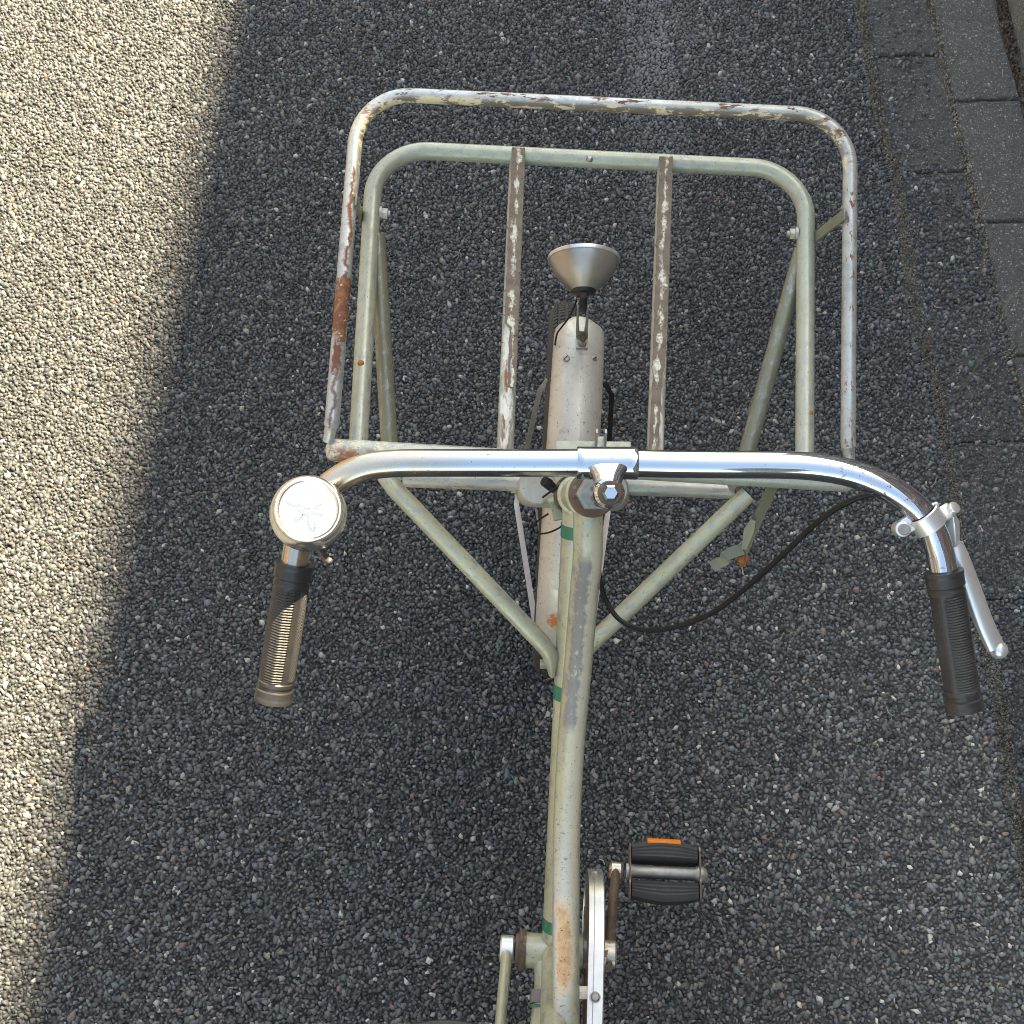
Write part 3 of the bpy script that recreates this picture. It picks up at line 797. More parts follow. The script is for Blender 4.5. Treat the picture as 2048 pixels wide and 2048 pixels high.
obj('lens', MB().lathe([(LR, .003), (LR * .7, .008), (LR * .3, .010), (0, .0105)], lp, lax, 36), MAT_GLASS, lamp)
sk = lp - lax * .0375
obj('lamp_socket', MB().lathe([(0, 0), (LR * .36, .0), (LR * .345, -.0030), (LR * .30, -.0062), (LR * .2, -.0075), (0, -.0078)], sk, lax, 28), MAT_BLACK, lamp)
brk_top = sk - lax * .012 + V((0, 0, -.002))
fb, fbn = on_fender(1163, 690); fb2, fbn2 = on_fender(1164, 655)
M_ = Matrix.Identity(3)
ft_ = (fbn.cross(X)).normalized(); ft_ = ft_ if ft_.y > 0 else -ft_         # forward along the mudguard
blk = sk - lax * .004
obj('lamp_block', MB().strip([blk + lax * .003 + Z * .006, blk - lax * .006 + Z * .001, blk - lax * .009 - Z * .012, blk - lax * .008 - Z * .024], .0088, .010, side=X), MAT_BLACK, lamp, bevel=.001)
jn = blk - lax * .010 - Z * .018
# flat foot on the mudguard, then a strip that rises and divides into two prongs up to the block
r0, r1, r2 = fb - ft_ * .0085 + fbn * .0018, fb + fbn * .0018, fb + ft_ * .0115 + fbn * .0018
up0 = r2 + (jn - r2) * .22
bk = MB()
bk.strip(smooth([r0, r1, r2 - ft_ * .002, r2 + fbn * .003, up0], 5), .0150, .0018, side=X)
for q in (-1, 1):
    bk.strip([up0 + X * (.0052 * q), up0.lerp(jn, .35) + X * (.0058 * q), up0.lerp(jn, .75) + X * (.0060 * q), jn + Z * .006 + X * (.0058 * q)], [.0046, .0034, .0026, .0024], .0042, side=X)
brk = obj('lamp_bracket', bk, MAT_STEEL, lamp, bevel=.0003)
obj('lamp_nut', MB().cyl(fb + fbn * .003, fb + fbn * .0085, .0058, 6), MAT_STEEL, lamp, 20)
obj('lamp_bolt', MB().cyl(fb + fbn * .008, fb + fbn * .0145, .003, 12), MAT_RUSTY, lamp)
obj('terminal', MB().cyl(at(1160, 585, .617), at(1151, 587, .617), .0068, 8), MAT_RED, lamp)
obj('terminal', MB().cyl(at(1175, 583, .617), at(1183, 582, .617), .005, 10), MAT_STEEL, lamp)
obj('lamp_wire', MB().tube(smooth([at(1155, 592, .615), at(1149, 612, .598), at(1137, 636, .575), at(1122, 656, .548), at(1114, 668, .535), at(1110, 690, .52)], 8), .0012, 8), MAT_CABLE, lamp)

# --- front carrier
zr = .70
cbL, cbR = at(652, 899, .712), at(1706, 962, .692)
iL, iR = at(716, 898, .709), at(1609, 953, .694)
fL, fR = at(751, 297, .742), at(1612, 340, .730)
rack = obj('carrier_frame', MB().tube(fillet([iL, fL, fR, iR], .062, 14, .03), .0103, 22), MAT_RACK, bike)
def cb_extra(m):
    u, v = m.uv()
    m.layer(m.math('MULTIPLY', m.window(u, -.1, .09, .03), m.step(m.noise(70, 5, .7), .48, .56)), (.66, .60, .44), .6, 0)
    m.layer(m.math('MULTIPLY', m.window(u, -.1, .075, .02), m.math('MULTIPLY', m.window(v, .05, .30, .05), m.step(m.noise(80, 5, .7), .42, .52))), (.30, .11, .045), .8, 0)
MAT_CB = sage_paint('carrier_bar_paint', (.42, .435, .37), rust=.70, chips=.70, extra=cb_extra)
pts = [cbL] + line(cbL.lerp(cbR, .006), cbL.lerp(cbR, .994), 30) + [cbR]
n_ = len(pts); rr = [.0122] * n_; rr[0] = .006; rr[-1] = .006; rr[1] = .0112; rr[-2] = .0112
pts = [cbL, cbL.lerp(cbR, .003), cbL.lerp(cbR, .010)] + line(cbL.lerp(cbR, .02), cbL.lerp(cbR, .98), 30) + [cbL.lerp(cbR, .99), cbL.lerp(cbR, .997), cbR]
rr = [.004, .0095, .0119] + [.0124] * 31 + [.0119, .0095, .004]
cb = obj('carrier_crossbar', MB().tube(pts, rr, 26), MAT_CB, rack)
# fence rail above
def fence(m):
    u, v = m.uv()
    m.layer(m.math('MULTIPLY', m.step(m.noise(10, 4), .38, .55), .75), (.43, .445, .45), .34, .6)
    m.layer(m.math('MULTIPLY', m.step(m.noise(1, 6, .75, m.mapv(m.coord(), (60, 60, 60))), .52, .60), .6), (.27, .275, .27), .4, .6)
    m.layer(m.math('MULTIPLY', m.window(v, .13, .42, .03), m.window(u, .33, .93, .02)), (.17, .145, .11), .6, .1)
    m.layer(m.math('MULTIPLY', m.window(v, .09, .38, .03), m.math('MULTIPLY', m.window(u, .30, .96, .02), m.step(m.noise(1, 6, .72, m.mapv(m.coord(), (34, 80, 80))), .50, .54))), (.62, .52, .35), .6, 0)
    m.layer(m.math('MULTIPLY', m.window(u, .36, .94, .02), m.math('MULTIPLY', m.window(v, -.08, .12, .05), m.step(m.noise(1, 6, .7, m.mapv(m.coord(), (40, 130, 130))), .545, .575))), (.16, .06, .035), .8, 0)
    for (u0, u1, v0, v1) in ((.112, .178, -.42, .26), (.075, .110, -.10, .12), (.02, .075, .00, .06), (.185, .28, .02, .11), (.25, .31, .02, .09)):
        m.layer(m.patch(u0, u1, v0, v1, .05, 48, .003, .03, .22), (.15, .058, .030), .85, 0)
    pb = m.patch(.112, .178, -.40, .22, .05, 48, .003, .03, .22)
    m.layer(m.math('MULTIPLY', pb, m.step(m.noise(110, 5, .7), .48, .66)), (.30, .115, .042), .85, 0)
    m.layer(m.math('MULTIPLY', pb, m.step(m.noise(260, 3, .7), .64, .68)), (.60, .50, .36), .7, 0)
    m.layer(m.math('MULTIPLY', m.window(u, .96, 1.34, .02), m.math('MULTIPLY', m.window(v, -.10, .12, .04), m.step(m.noise(1, 6, .7, m.mapv(m.coord(), (140, 45, 140))), .575, .60))), (.20, .07, .035), .8, 0)
MAT_FENCE = sage_paint('fence_rail_paint', (.40, .42, .38), rust=.74, chips=.70, extra=fence, metal=.35)
oL0, oL1 = at(656, 884, .722), at(664, 846, .735)
oR0, oR1 = at(1700, 930, .705), at(1696, 885, .722)
gL, gR = at(718, 186, .835), at(1701, 232, .820)
fpts = fillet([oL0, oL1, gL, gR, oR1, oR0], [.02, .060, .060, .02], 12, .025)
nf = len(fpts)
rads = [.0080] * nf; rads[0] = .0055; rads[1] = .007; rads[-1] = .0055; rads[-2] = .007
fen = obj('fence_rail', MB().tube(fpts, rads, 22), MAT_FENCE, rack)
# slat tubes with perished tape strips
def tape_mat(name, seed, ulo):
    m = NT(name, .8, 0, (.185, .135, .095))
    m.layer(m.step(m.noise(1, 4, .6, m.mapv(m.coord(), (14, 90, 30), (seed, 0, 0))), .4, .7), (.13, .09, .062))
    u, v = m.uv()
    cv = m.n('ShaderNodeCombineXYZ'); m.ln(u, cv.inputs[0]); m.ln(v, cv.inputs[1])
    nz = m.noise(1, 6, .68, m.mapv(cv.outputs[0], (34, 3.0, 1), (seed, seed, 0)))
    nz2 = m.noise(140, 5, .7)
    midv = m.math('SUBTRACT', 1.0, m.math('MULTIPLY', m.math('ABSOLUTE', m.math('SUBTRACT', v, .65)), 9.0))
    f = m.math('ADD', m.math('MULTIPLY', nz, .9), m.math('ADD', m.math('MULTIPLY', midv, .16), m.math('MULTIPLY', nz2, .28)))
    m.layer(m.step(f, .695, .76), (.58, .57, .45), .6, 0)
    m.layer(m.math('MULTIPLY', m.step(f, .67, .70), m.step(m.noise(260, 4, .7), .5, .58)), (.33, .28, .20), .8, 0)
    m.layer(m.step(m.noise(170, 5, .7, m.mapv(m.coord(), off=(seed, 4, 2))), .62, .66), (.06, .045, .035), .85, 0)
    m.bumpn(m.noise(200, 5), .5, .001)
    return m.done()
def slat_x(m):
    u, v = m.uv()
    m.layer(m.math('MULTIPLY', m.window(v, -.08, .08, .03), m.math('MULTIPLY', m.window(u, .0, .12, .02), m.step(m.noise(1, 5, .7, m.mapv(m.coord(), (120, 30, 120))), .48, .54))), (.24, .09, .045), .8, 0)
    m.layer(m.math('MULTIPLY', m.window(v, -.16, .16, .04), m.math('MULTIPLY', m.window(u, .0, .16, .03), m.step(m.noise(1, 5, .7, m.mapv(m.coord(), (90, 25, 90), (4, 4, 4))), .5, .56))), (.60, .58, .50), .6, 0)
MAT_SLAT = sage_paint('slat_paint', (.40, .41, .33), rust=.70, chips=.70, extra=slat_x)
for i, (p0, p1, cut) in enumerate(((at(1009, 925, .704), at(1035, 318, .738), .22), (at(1309, 942, .699), at(1330, 336, .734), .03))):
    sl = obj('slat_tube', MB().tube(line(p0, p1, 24), .0092, 20), MAT_SLAT, rack)
    d = (p1 - p0); t0, t1 = cut, 1.018
    n2 = 46; ptsn = []; ws = []
    rnd = random.Random(3 + i)
    off = .0 if i == 0 else -.001
    for k in range(n2 + 1):
        f = t0 + (t1 - t0) * k / n2
        sidev = d.cross(Z).normalized()
        shift = (.0010 if i == 0 else .0) + (.0030 if (i == 0 and f < .42) else 0) + (-.0030 * max(0, (.42 - f) / .42) if i else 0)
        ptsn.append(p0 + d * f + Z * (.0098 + rnd.uniform(-.0002, .0002) + (.0012 if f > .985 else 0)) + sidev * (shift + rnd.uniform(-.0005, .0005)))
        w = .0150 if not (i == 0 and f < .42) else .0085
        if i == 1 and f < .30: w = .0105
        ws.append(w + rnd.uniform(-.0009, .0009))
    obj('tape_strip', MB().strip(ptsn, ws, .0014, Z), tape_mat('perished_tape_%s' % ('a' if i == 0 else 'b'), 3 + i * 5, 0), rack)
    # frayed fibres
    fr = MB()
    for k in range(7 if i == 0 else 4):
        f = rnd.uniform(.35, .75); s_ = rnd.choice((-1, 1)); b_ = p0 + d * f + Z * .010 + d.cross(Z).normalized() * (.0065 * s_)
        q = b_ + d.cross(Z).normalized() * (s_ * rnd.uniform(.003, .009)) + Y * rnd.uniform(-.012, .012) + Z * rnd.uniform(0, .004)
        fr.tube(smooth([b_, b_.lerp(q, .5) + Z * .002, q], 4), .00045, 5)
    obj('frayed_fibres', fr, MAT_RUSTY, rack)
# short side straps between carrier frame and fence rail, with their bolts
for s, a_, b_, nb in ((-1, at(722, 432, .738), at(712, 398, .812), at(760, 438, .738)), (1, at(1632, 474, .726), at(1690, 428, .800), at(1588, 476, .726))):
    mid = a_.lerp(b_, .5)
    dv = (b_ - a_).normalized()
    nrm = dv.cross(Y).normalized() * 1.0
    obj('rail_strap', MB().strip([a_ - dv * .010, a_, mid, b_], .0135, .0025, [dv.cross(V((0, 1, .0))).cross(dv) if False else dv.cross(BY).normalized()] * 4), MAT_DARKRACK, rack, bevel=.0006)
    c0 = (iL.lerp(fL, .77) if s < 0 else iR.lerp(fR, .775))
    inn = -s
    bx = BX * inn
    hb = MB().cyl(c0 + bx * .0095, c0 + bx * .0125, .0085, 24); hb.cyl(c0 + bx * .0125, c0 + bx * .0185, .0068, 6); hb.cyl(c0 + bx * .0185, c0 + bx * .0215, .0038, 12)
    obj('strap_bolt', hb, MAT_STEEL, rack, 25)
# lower stay loop below the carrier
lbL, lbR = at(806, 957, .63), at(1466, 981, .615)
sL0, sL1 = at(754, 470, .728), at(772, 860, .655)
sR0, sR1 = at(1604, 500, .716), at(1506, 868, .645)
stay = obj('carrier_stay', MB().tube(fillet([sL0, at(781, 925, .640), lbL], [.016], 8, .03), .0096, 20), MAT_DARKRACK, rack)
obj('carrier_stay', MB().tube(fillet([sR0, at(1480, 955, .628), lbR + (lbL - lbR) * .01], [.016], 8, .03), .0096, 20), MAT_DARKRACK, rack)
def lb_extra(m):
    u, v = m.uv()
    m.layer(m.math('MULTIPLY', m.window(v, .16, .34, .04), m.step(m.noise(60, 6, .7), .45, .55)), (.55, .40, .26), .7, 0)
MAT_LB = sage_paint('lower_bar_paint', (.42, .41, .35), rust=.68, chips=.68, extra=lb_extra)
# the bar stops either side of the head tube, carried by two straps on it
hx = sax(.64); hxf = lbL.lerp(lbR, .5)
obj('lower_bar', MB().tube(line(lbL, lbL.lerp(lbR, .375), 12), .0098, 20), MAT_LB, rack)
obj('lower_bar', MB().tube(line(lbR, lbR.lerp(lbL, .385), 12), .0098, 20), MAT_LB, rack)
obj('bar_clip', MB().box(lbR + BX * .003, (.004, .020, .026)), MAT_DARKSTEEL, rack)
for s in (-1, 1):
    pe = lbL.lerp(lbR, .37 if s < 0 else .62)
    obj('head_strap', MB().strip(smooth([pe + BX * .004 * s, pe - BX * .012 * s + V((0, -.018, .002)), sax(.66) + BX * .022 * s + V((0, -.004, 0)), sax(.66) + BX * .015 * s + V((0, -.03, 0))], 4), .016, .003, Z), MAT_FRAME, rack)
# braces in a V down to the frame
vL = obj('carrier_brace', MB().tube([at(770, 950, .695)] + line(at(790, 978, .690), at(1082, 1284, .588), 10) + [at(1092, 1296, .583), at(1101, 1310, .577), at(1103, 1345, .555)], [.0098] * 11 + [.0098, .0095, .0095, .0085], 20, flat=lambda f: (1, 1) if f < .93 else (.45, 1.15)), MAT_FRAME, rack)
obj('brace_bolt', MB().cyl(at(1080, 1328, .567), at(1104, 1328, .567), .0056, 6), MAT_STEEL, rack, 20)
vR = obj('carrier_brace', MB().tube(line(at(1496, 988, .680), at(1150, 1318, .575), 12), .0098, 20), MAT_FRAME, rack)
# bent flat bracket hanging under the crossbar
hk = obj('hanger_bar', MB().strip([at(1545, 972, .685), at(1531, 1003, .665), at(1514, 1040, .645), at(1497, 1080, .625), at(1487, 1112, .608)], [.0125, .0125, .0125, .011, .006], .0022, V((.3, -.2, 1))), MAT_DARKRACK, rack)
obj('hanger_lug', MB().strip([at(1507, 1040, .652), at(1498, 1062, .640), at(1488, 1098, .624)], [.006, .0115, .005], .0022, V((-.2, -.2, 1))), MAT_DARKRACK, rack)
obj('hanger_tab', MB().strip([at(1486, 1098, .617), at(1466, 1104, .612), at(1450, 1112, .610), at(1449, 1121, .604), at(1438, 1125, .600), at(1424, 1134, .594)], .0128, .0022, V((.1, -.35, 1))), MAT_DARKRACK, rack)
hb = MB().cyl(at(1482, 1112, .610), at(1486, 1128, .598), .0052, 6); hb.cyl(at(1484, 1120, .604), at(1490, 1118, .600), .0058, 12)
obj('hanger_bolt', hb, MAT_RUST, rack, 25)
obj('wire_end', MB().tube([at(1483, 1128, .596), at(1487, 1150, .590)], .0009, 6), MAT_STEEL, rack)
# small fixing plate and tabs by the stem
p0, p1 = at(1112, 892, .735), at(1262, 893, .730)
obj('lamp_plate', MB().strip([p0, p0.lerp(p1, .5), p1], .011, .003, Z), MAT_RACK, rack, bevel=.001)
tb = MB()
for px in (1192, 1210): tb.strip([at(px, 889, .735), at(px + 1, 874, .748), at(px + 2, 862, .757)], [.012, .011, .005], .002, X)
tb.strip([at(1193, 884, .74), at(1211, 884, .74)], .012, .002, Z)
obj('lamp_plate_tab', tb, MAT_STEEL, rack)
# plated screws on the carrier
for (px, py, z, mt) in ((1179, 317, .747, MAT_STEEL), (722, 726, .727, MAT_RUST), (1619, 826, .708, MAT_RUST)):
    c = at(px, py, z); obj('rack_screw', MB().lathe([(0, .0025), (.0022, .0022), (.0040, 0), (.0040, -.002)], c, Z, 14), mt, rack)

# --- handlebar, stem
def bar_l(m):
    u, v = m.uv()
    dz = m.math('MULTIPLY', m.window(u, -.05, .285, .03), m.step(m.noise(40, 5, .6), .12, .5))
    m.layer(m.math('MULTIPLY', dz, .85), (.47, .40, .31), .25, .92)
    # rust bloom at the start of the right bend, brown label scrap by the right grip
    rb = m.math('MULTIPLY', m.window(u, .60, .72, .03), m.window(v, .0, .24, .05))
    m.layer(m.math('MULTIPLY', rb, m.math('MULTIPLY', m.step(m.noise(45, 4, .6), .48, .7), .45)), (.50, .33, .20), .4, .5)
    m.layer(m.math('MULTIPLY', rb, m.step(m.noise(170, 5, .7), .58, .63)), (.24, .09, .035), .75, 0)
    m.layer(m.patch(.838, .862, -.17, -.02, .005, 110, .003, .03), (.15, .11, .085), .75, 0)
MAT_BAR = chrome('bar_chrome', rust=.70, extra=bar_l)
barp = smooth([at(549, 1383, .925), at(566, 1280, .952), at(581, 1180, .975), at(592, 1111, .990), at(603, 1050, 1.002), at(630, 1001, 1.010), at(672, 962, 1.018), at(724, 936, 1.024), at(790, 927, 1.026), at(900, 926, 1.026), at(1090, 926, 1.027), at(1216, 926, 1.028), at(1400, 929, 1.028), at(1560, 930, 1.027), at(1640, 935, 1.026), at(1710, 949, 1.024), at(1774, 975, 1.020), at(1826, 1010, 1.013), at(1860, 1050, 1.003), at(1877, 1094, .992), at(1888, 1145, .980), at(1903, 1240, .957), at(1927, 1402, .922)], 8)
hbar = obj('handlebar', MB().tube(barp, .0112, 36), MAT_BAR, bike)
MAT_STEM = chrome('stem_chrome', rust=.74)
c = at(1216, 926, 1.028); bd = (at(1276, 926.5, 1.028) - at(1154, 926, 1.028)).normalized()
stem = MB()
e0, e1 = at(1154, 926, 1.028), at(1276, 926.5, 1.028)
stem.lathe([(.0112, 0), (.0128, .0), (.0134, .0012), (.0132, .006), (.0132, .0425), (.0134, .0475), (.0128, .0487), (.0112, .0487)], e0, bd, 36)
so = obj('stem', stem, MAT_STEM, bike)
# neck: lofted from the clamp back to the quill boss
q0 = SA0; up = -SAD
sec = []
nb_ = 9
cc_ = c.lerp(e0, 0)
neck = MB(); rows, uvs = [], []
fw = (q0 - c); 
for k in range(nb_ + 1):
    f = k / nb_
    ctr = c.lerp(q0, f)
    w = .0112 + .0100 * (1 - f) ** 3
    hgt = .0128 * (1 - f) + .0135 * f
    if k == nb_: pass
    row = []
    for j in range(24):
        a = 2 * PI * j / 24
        ex_ = abs(math.cos(a)) ** .8 * (1 if math.cos(a) >= 0 else -1); ey_ = abs(math.sin(a)) ** .8 * (1 if math.sin(a) >= 0 else -1)
        row.append(ctr + bd * (w * ex_) + up * (hgt * ey_ - .004 * f))
    rows.append(row); uvs.append([(f * .04, j / 24) for j in range(25)])
neck.grid(rows, uvs, True)
obj('stem_neck', neck, MAT_STEM, so, 60)
obj('stem_boss', MB().lathe([(0, -.0165), (.0095, -.0165), (.0118, -.0145), (.0122, -.011), (.0122, .03), (.0112, .032), (.0112, .17), (0, .17)], q0, SAD, 32), MAT_STEM, so)
obj('bolt_washer', MB().lathe([(0, -.0188), (.0088, -.0188), (.0096, -.0178), (.0096, -.0160), (0, -.0160)], q0, SAD, 28), MAT_RUSTY, so)
obj('expander_bolt', MB().lathe([(0, -.0262), (.0050, -.0262), (.0068, -.0250), (.0068, -.0185), (0, -.0185)], q0, SAD, 6), MAT_STEM, so, 15)

# --- grips
def grip_rf(side):
    def f(u, v, r):
        L = .118
        if u < .0035 or u > L - .0035: return r + .0012
        if u < .012 or u > L - .010: return r + .0008
        if .012 <= u < .0155 or L - .0135 < u <= L - .010: return r - .0008
        sec = (v * 4 + side * .5) % 1.0
        edge = min(sec, 1 - sec)
        inpanel = edge > .10 and .019 < u < L - .017
        if not inpanel: return r
        return r - .0009
    return f
def rib_mat(name, dirt):
    m = NT(name, .38, 0, (.025, .0235, .0225))
    u, v = m.uv()
    m.layer(m.math('MULTIPLY', m.math('MULTIPLY', m.step(m.noise(50, 5), .35, .7), m.step(u, .02, .07)), dirt), (.052, .047, .043), .7)
    sec = m.math('FRACT', m.math('ADD', m.math('MULTIPLY', v, 4.0), 8.5))
    pan = m.math('MULTIPLY', m.window(sec, .12, .88, .03), m.window(u, .021, .099, .001))
    which = m.step(m.math('FRACT', m.math('ADD', m.math('MULTIPLY', v, 2.0), 8.25)), .499, .501)
    rib = m.math('MULTIPLY', m.math('ADD', m.math('SINE', m.math('MULTIPLY', u, 2 * PI / .0023)), 1.0), .5)
    vm = m.math('MULTIPLY', v, .10)
    k1 = m.math('SINE', m.math('MULTIPLY', m.math('ADD', u, vm), 2 * PI / .0026)); k2 = m.math('SINE', m.math('MULTIPLY', m.math('SUBTRACT', u, vm), 2 * PI / .0026))
    kn = m.math('MULTIPLY', m.math('ADD', m.math('MAXIMUM', k1, k2), 1.0), .5)
    h = m.math('MULTIPLY', m.mixf(which, rib, kn), pan)
    m.layer(m.math('MULTIPLY', m.math('MULTIPLY', m.step(h, .55, .95), pan), .35), (.068, .061, .055), .65)
    m.bumpn(h, .9, .0012); m.bumpn(m.noise(250, 4), .25, .0006)
    return m.done()
def along(pts, s0, s1, n):
    L = [0.0]
    for a, b in zip(pts, pts[1:]): L.append(L[-1] + (b - a).length)
    out = []
    for k in range(n + 1):
        t = s0 + (s1 - s0) * k / n
        i = max(i for i in range(len(L)) if L[i] <= t + 1e-9); i = min(i, len(pts) - 2)
        out.append(pts[i].lerp(pts[i + 1], (t - L[i]) / max(1e-9, L[i + 1] - L[i])))
    return out
def length(p): return sum((b - a).length for a, b in zip(p, p[1:]))
TL = length(barp); print('bar length', TL)
# the left grip begins where the chrome shows below the bell
def s_at(py, lo, hi):
    best = None
    for k in range(2000):
        s_ = lo + (hi - lo) * k / 2000; p = along(barp, s_, s_ + 1e-4, 1)[0]
        dep = p.y * CC + (CAM_H - p.z) * SS; upv = p.y * SS - (CAM_H - p.z) * CC
        e = abs(1024 - FPX * upv / dep - py)
        if best is None or e < best[0]: best = (e, s_)
    return best[1]
sl_ = s_at(1126, 0, .25); sr_ = s_at(1142, TL - .25, TL)
lg = [p for p in along(barp, sl_, -.002 if False else 0.0, 118)]
rgp = [p for p in along(barp, sr_, TL, 118)]
def rescale(pts): return pts
def extend(pts, L):   # straight run of length L from the first point
    d = (pts[-1] - pts[0]).normalized(); return [pts[0] + (pts[-1] - pts[0]).normalized() * (L * k / (len(pts) - 1)) for k in range(len(pts))]
lgp = extend(lg, .118); rgp = extend(rgp, .118)
for nm, pts, sd_, mt in (('left', lgp, 0, rib_mat('grip_rubber_dusty', .55)), ('right', rgp, 1, rib_mat('grip_rubber', 1.0))):
    rr0 = [.0146 + .0004 * math.sin(k / 118 * PI) for k in range(119)]
    obj('grip', MB().tube(pts, rr0, 64, rf=grip_rf(sd_)), mt, hbar)

# --- bell
bc = at(617, 1028, 1.030)
vdir = (Vector((0, 0, CAM_H)) - bc).normalized(); upi = Vector((0, SS, CC))
ba = (vdir * .975 + upi * .20 + X * -.02).normalized()
BR = .0300
MAT_BELL = chrome('bell_chrome', rust=.74, haze=.10, base=(.80, .79, .77), rough=.15)
hh = .024
prof = [(BR - .0008, -.001), (BR, 0), (BR + .0004, .002), (BR - .0002, .004), (BR * .985, .008), (BR * .96, .012), (BR * .91, .0165), (BR * .87, .0185), (BR * .845, .0192), (BR * .83, .0186), (BR * .81, .0186), (BR * .79, .0194), (BR * .765, .0198), (BR * .745, .0192), (BR * .725, .0189), (BR * .6, .0194), (BR * .45, .0198), (BR * .3, .0201), (BR * .15, .0203), (0, .0204)]
bell = obj('bell', MB().lathe(prof, bc, ba, 72), MAT_BELL, hbar)
e1 = (X - ba * X.dot(ba)).normalized(); e2 = ba.cross(e1)
def bp(x, y, h): return bc + e1 * x + e2 * y + ba * h
em = MB()
def sstep(a, b, x): 
    t = min(1, max(0, (x - a) / (b - a))); return t * t * (3 - 2 * t)
def relief(x, y):
    """pressed rosette with leaves on the crown of the bell"""
    dx, dy = x + .0006, y - .0012; r = math.hypot(dx, dy); a = math.atan2(dy, dx); h = 0.0
    h += .00055 * sstep(.0072 + .0007 * math.cos(9 * a), .0058 + .0007 * math.cos(9 * a), r) * (1 + .25 * math.cos(9 * a) * sstep(.002, .006, r))
    h += .00045 * sstep(.0046 + .0005 * math.cos(6 * a + 1), .0036, r) + .00045 * sstep(.0022, .0014, r)
    h -= .0003 * math.exp(-((r - .0029) / .0005) ** 2)
    for (cx, cy, an, L, w) in ((-.0118, .0045, 160, .0075, .0030), (.0030, -.0112, -78, .0070, .0038), (-.0068, -.0068, -132, .0045, .0024), (.0100, .0050, 32, .0052, .0016), (.0085, -.0030, -25, .0036, .0026)):
        ca, sa = math.cos(R(an)), math.sin(R(an)); lx = (x - cx) * ca + (y - cy) * sa; ly = -(x - cx) * sa + (y - cy) * ca
        ww = w * max(0, 1 - (lx / L) ** 2) * (1 + .13 * math.sin(lx / L * 16))
        if ww > 0: h += .0008 * sstep(ww, ww * .35, abs(ly)) * (1 - .35 * math.exp(-(ly / .0004) ** 2))
    return h
rows, uvs = [], []; RF = BR * .715
for i in range(56):
    r_ = RF * (1 - i / 55.6); row = []
    for k in range(120):
        a = 2 * PI * k / 120; x_, y_ = r_ * math.cos(a), r_ * math.sin(a)
        row.append(bp(x_, y_, .01915 + .0014 * (1 - (r_ / RF) ** 2) + .6 * relief(x_, y_) * sstep(RF, RF * .9, r_)))
    rows.append(row); uvs.append([(i, k) for k in range(121)])
em.grid(rows, uvs, True); em.ngon(rows[-1])
# emblem and spring lever are pieces of the bell, so they hang one level below the handlebar's parts
bell.parent = bike; bell.matrix_parent_inverse = Matrix.Translation(-bike.location)
MAT_EMBLEM = chrome('emblem_chrome', rust=.9, base=(.74, .73, .70), rough=.26)
obj('bell_emblem', em, MAT_EMBLEM, bell, 60)
obj('bell_base', MB().cyl(bc - ba * .014, bc - ba * .0005, .020, 30, r2=.0255), MAT_STEEL, bell)
obj('bell_lever', MB().strip(smooth([at(630, 1080, 1.012), at(640, 1096, 1.010), at(648, 1112, 1.006), at(657, 1124, 1.002)], 4), .0062, .0035, V((.5, .3, 1))), MAT_RUSTY, bell, bevel=.0008)
obj('lever_tip', MB().ball(at(659, 1121, 1.005), .0026, 12), MAT_STEEL, bell)

# --- brake lever on the right
s1 = s_at(1040, TL - .35, TL - .1)
cp = along(barp, s1 - .0075, s1 + .0075, 4)
lev = MB().tube(cp, .0134, 30)
bl = obj('brake_lever', MB().tube(smooth([at(1912, 1088, .985), at(1922, 1118, .978), at(1944, 1180, .962), at(1968, 1245, .945), at(1990, 1293, .932)], 8), [.0062 + .0022 * math.sin(min(1, k / 18) * PI / 2) for k in range(33)], 22, ref=Z, flat=lambda f: (1.0, .62)), MAT_ALU, bike)
obj('lever_tip', MB().ball(at(1997, 1300, .930), .0078, 18), MAT_ALU, bl)
t_ = (cp[-1] - cp[0]).normalized()
sdv = t_.cross(Z).normalized(); upv = sdv.cross(t_)
rows, uvs = [], []
for k, s_ in enumerate((-.0078, -.0070, .0070, .0078)):
    rr_ = .0128 if k in (0, 3) else .0140
    rows.append([cp[2] + t_ * s_ + (sdv * math.sin(a) + upv * math.cos(a)) * rr_ for a in [2 * PI * j / 32 for j in range(32)]]); uvs.append([(s_, j / 32) for j in range(33)])
mb = MB(); mb.grid(rows, uvs, True)
obj('lever_clamp', mb, MAT_ALU, bl, bevel=0)
# ears of the clamp: inner lug with screw, outer lug with pivot
lug = MB()
pin = at(1803, 1056, 1.003)
lug.strip([cp[2] - sdv * .0125 + upv * .004, (cp[2] - sdv * .014).lerp(pin, .5) + Z * .003, pin], [.015, .0148, .0125], .008, V((-.1, -.5, 1)))
lug.cyl(pin - V((0, -.003, .008)), pin + V((0, -.003, .005)), .0066, 22)
obj('clamp_lug', lug, MAT_ALU, bl, bevel=.0012)
obj('clamp_screw', MB().cyl(pin + V((0, -.003, .004)), pin + V((0, -.0045, .0068)), .0046, 18, bev=.0006), MAT_STEEL, bl)
po = at(1898, 1020, 1.008)
lo_ = MB(); lo_.strip([cp[2] + sdv * .012, po + Z * -.002, at(1906, 1048, .998), at(1908, 1090, .985)], [.012, .013, .012, .010], .0075, V((.6, .2, 1))); lo_.cyl(po + V((0, 0, -.006)), po + V((.004, .001, .004)), .0052, 16)
obj('lever_pivot', lo_, MAT_ALU, bl, bevel=.001)
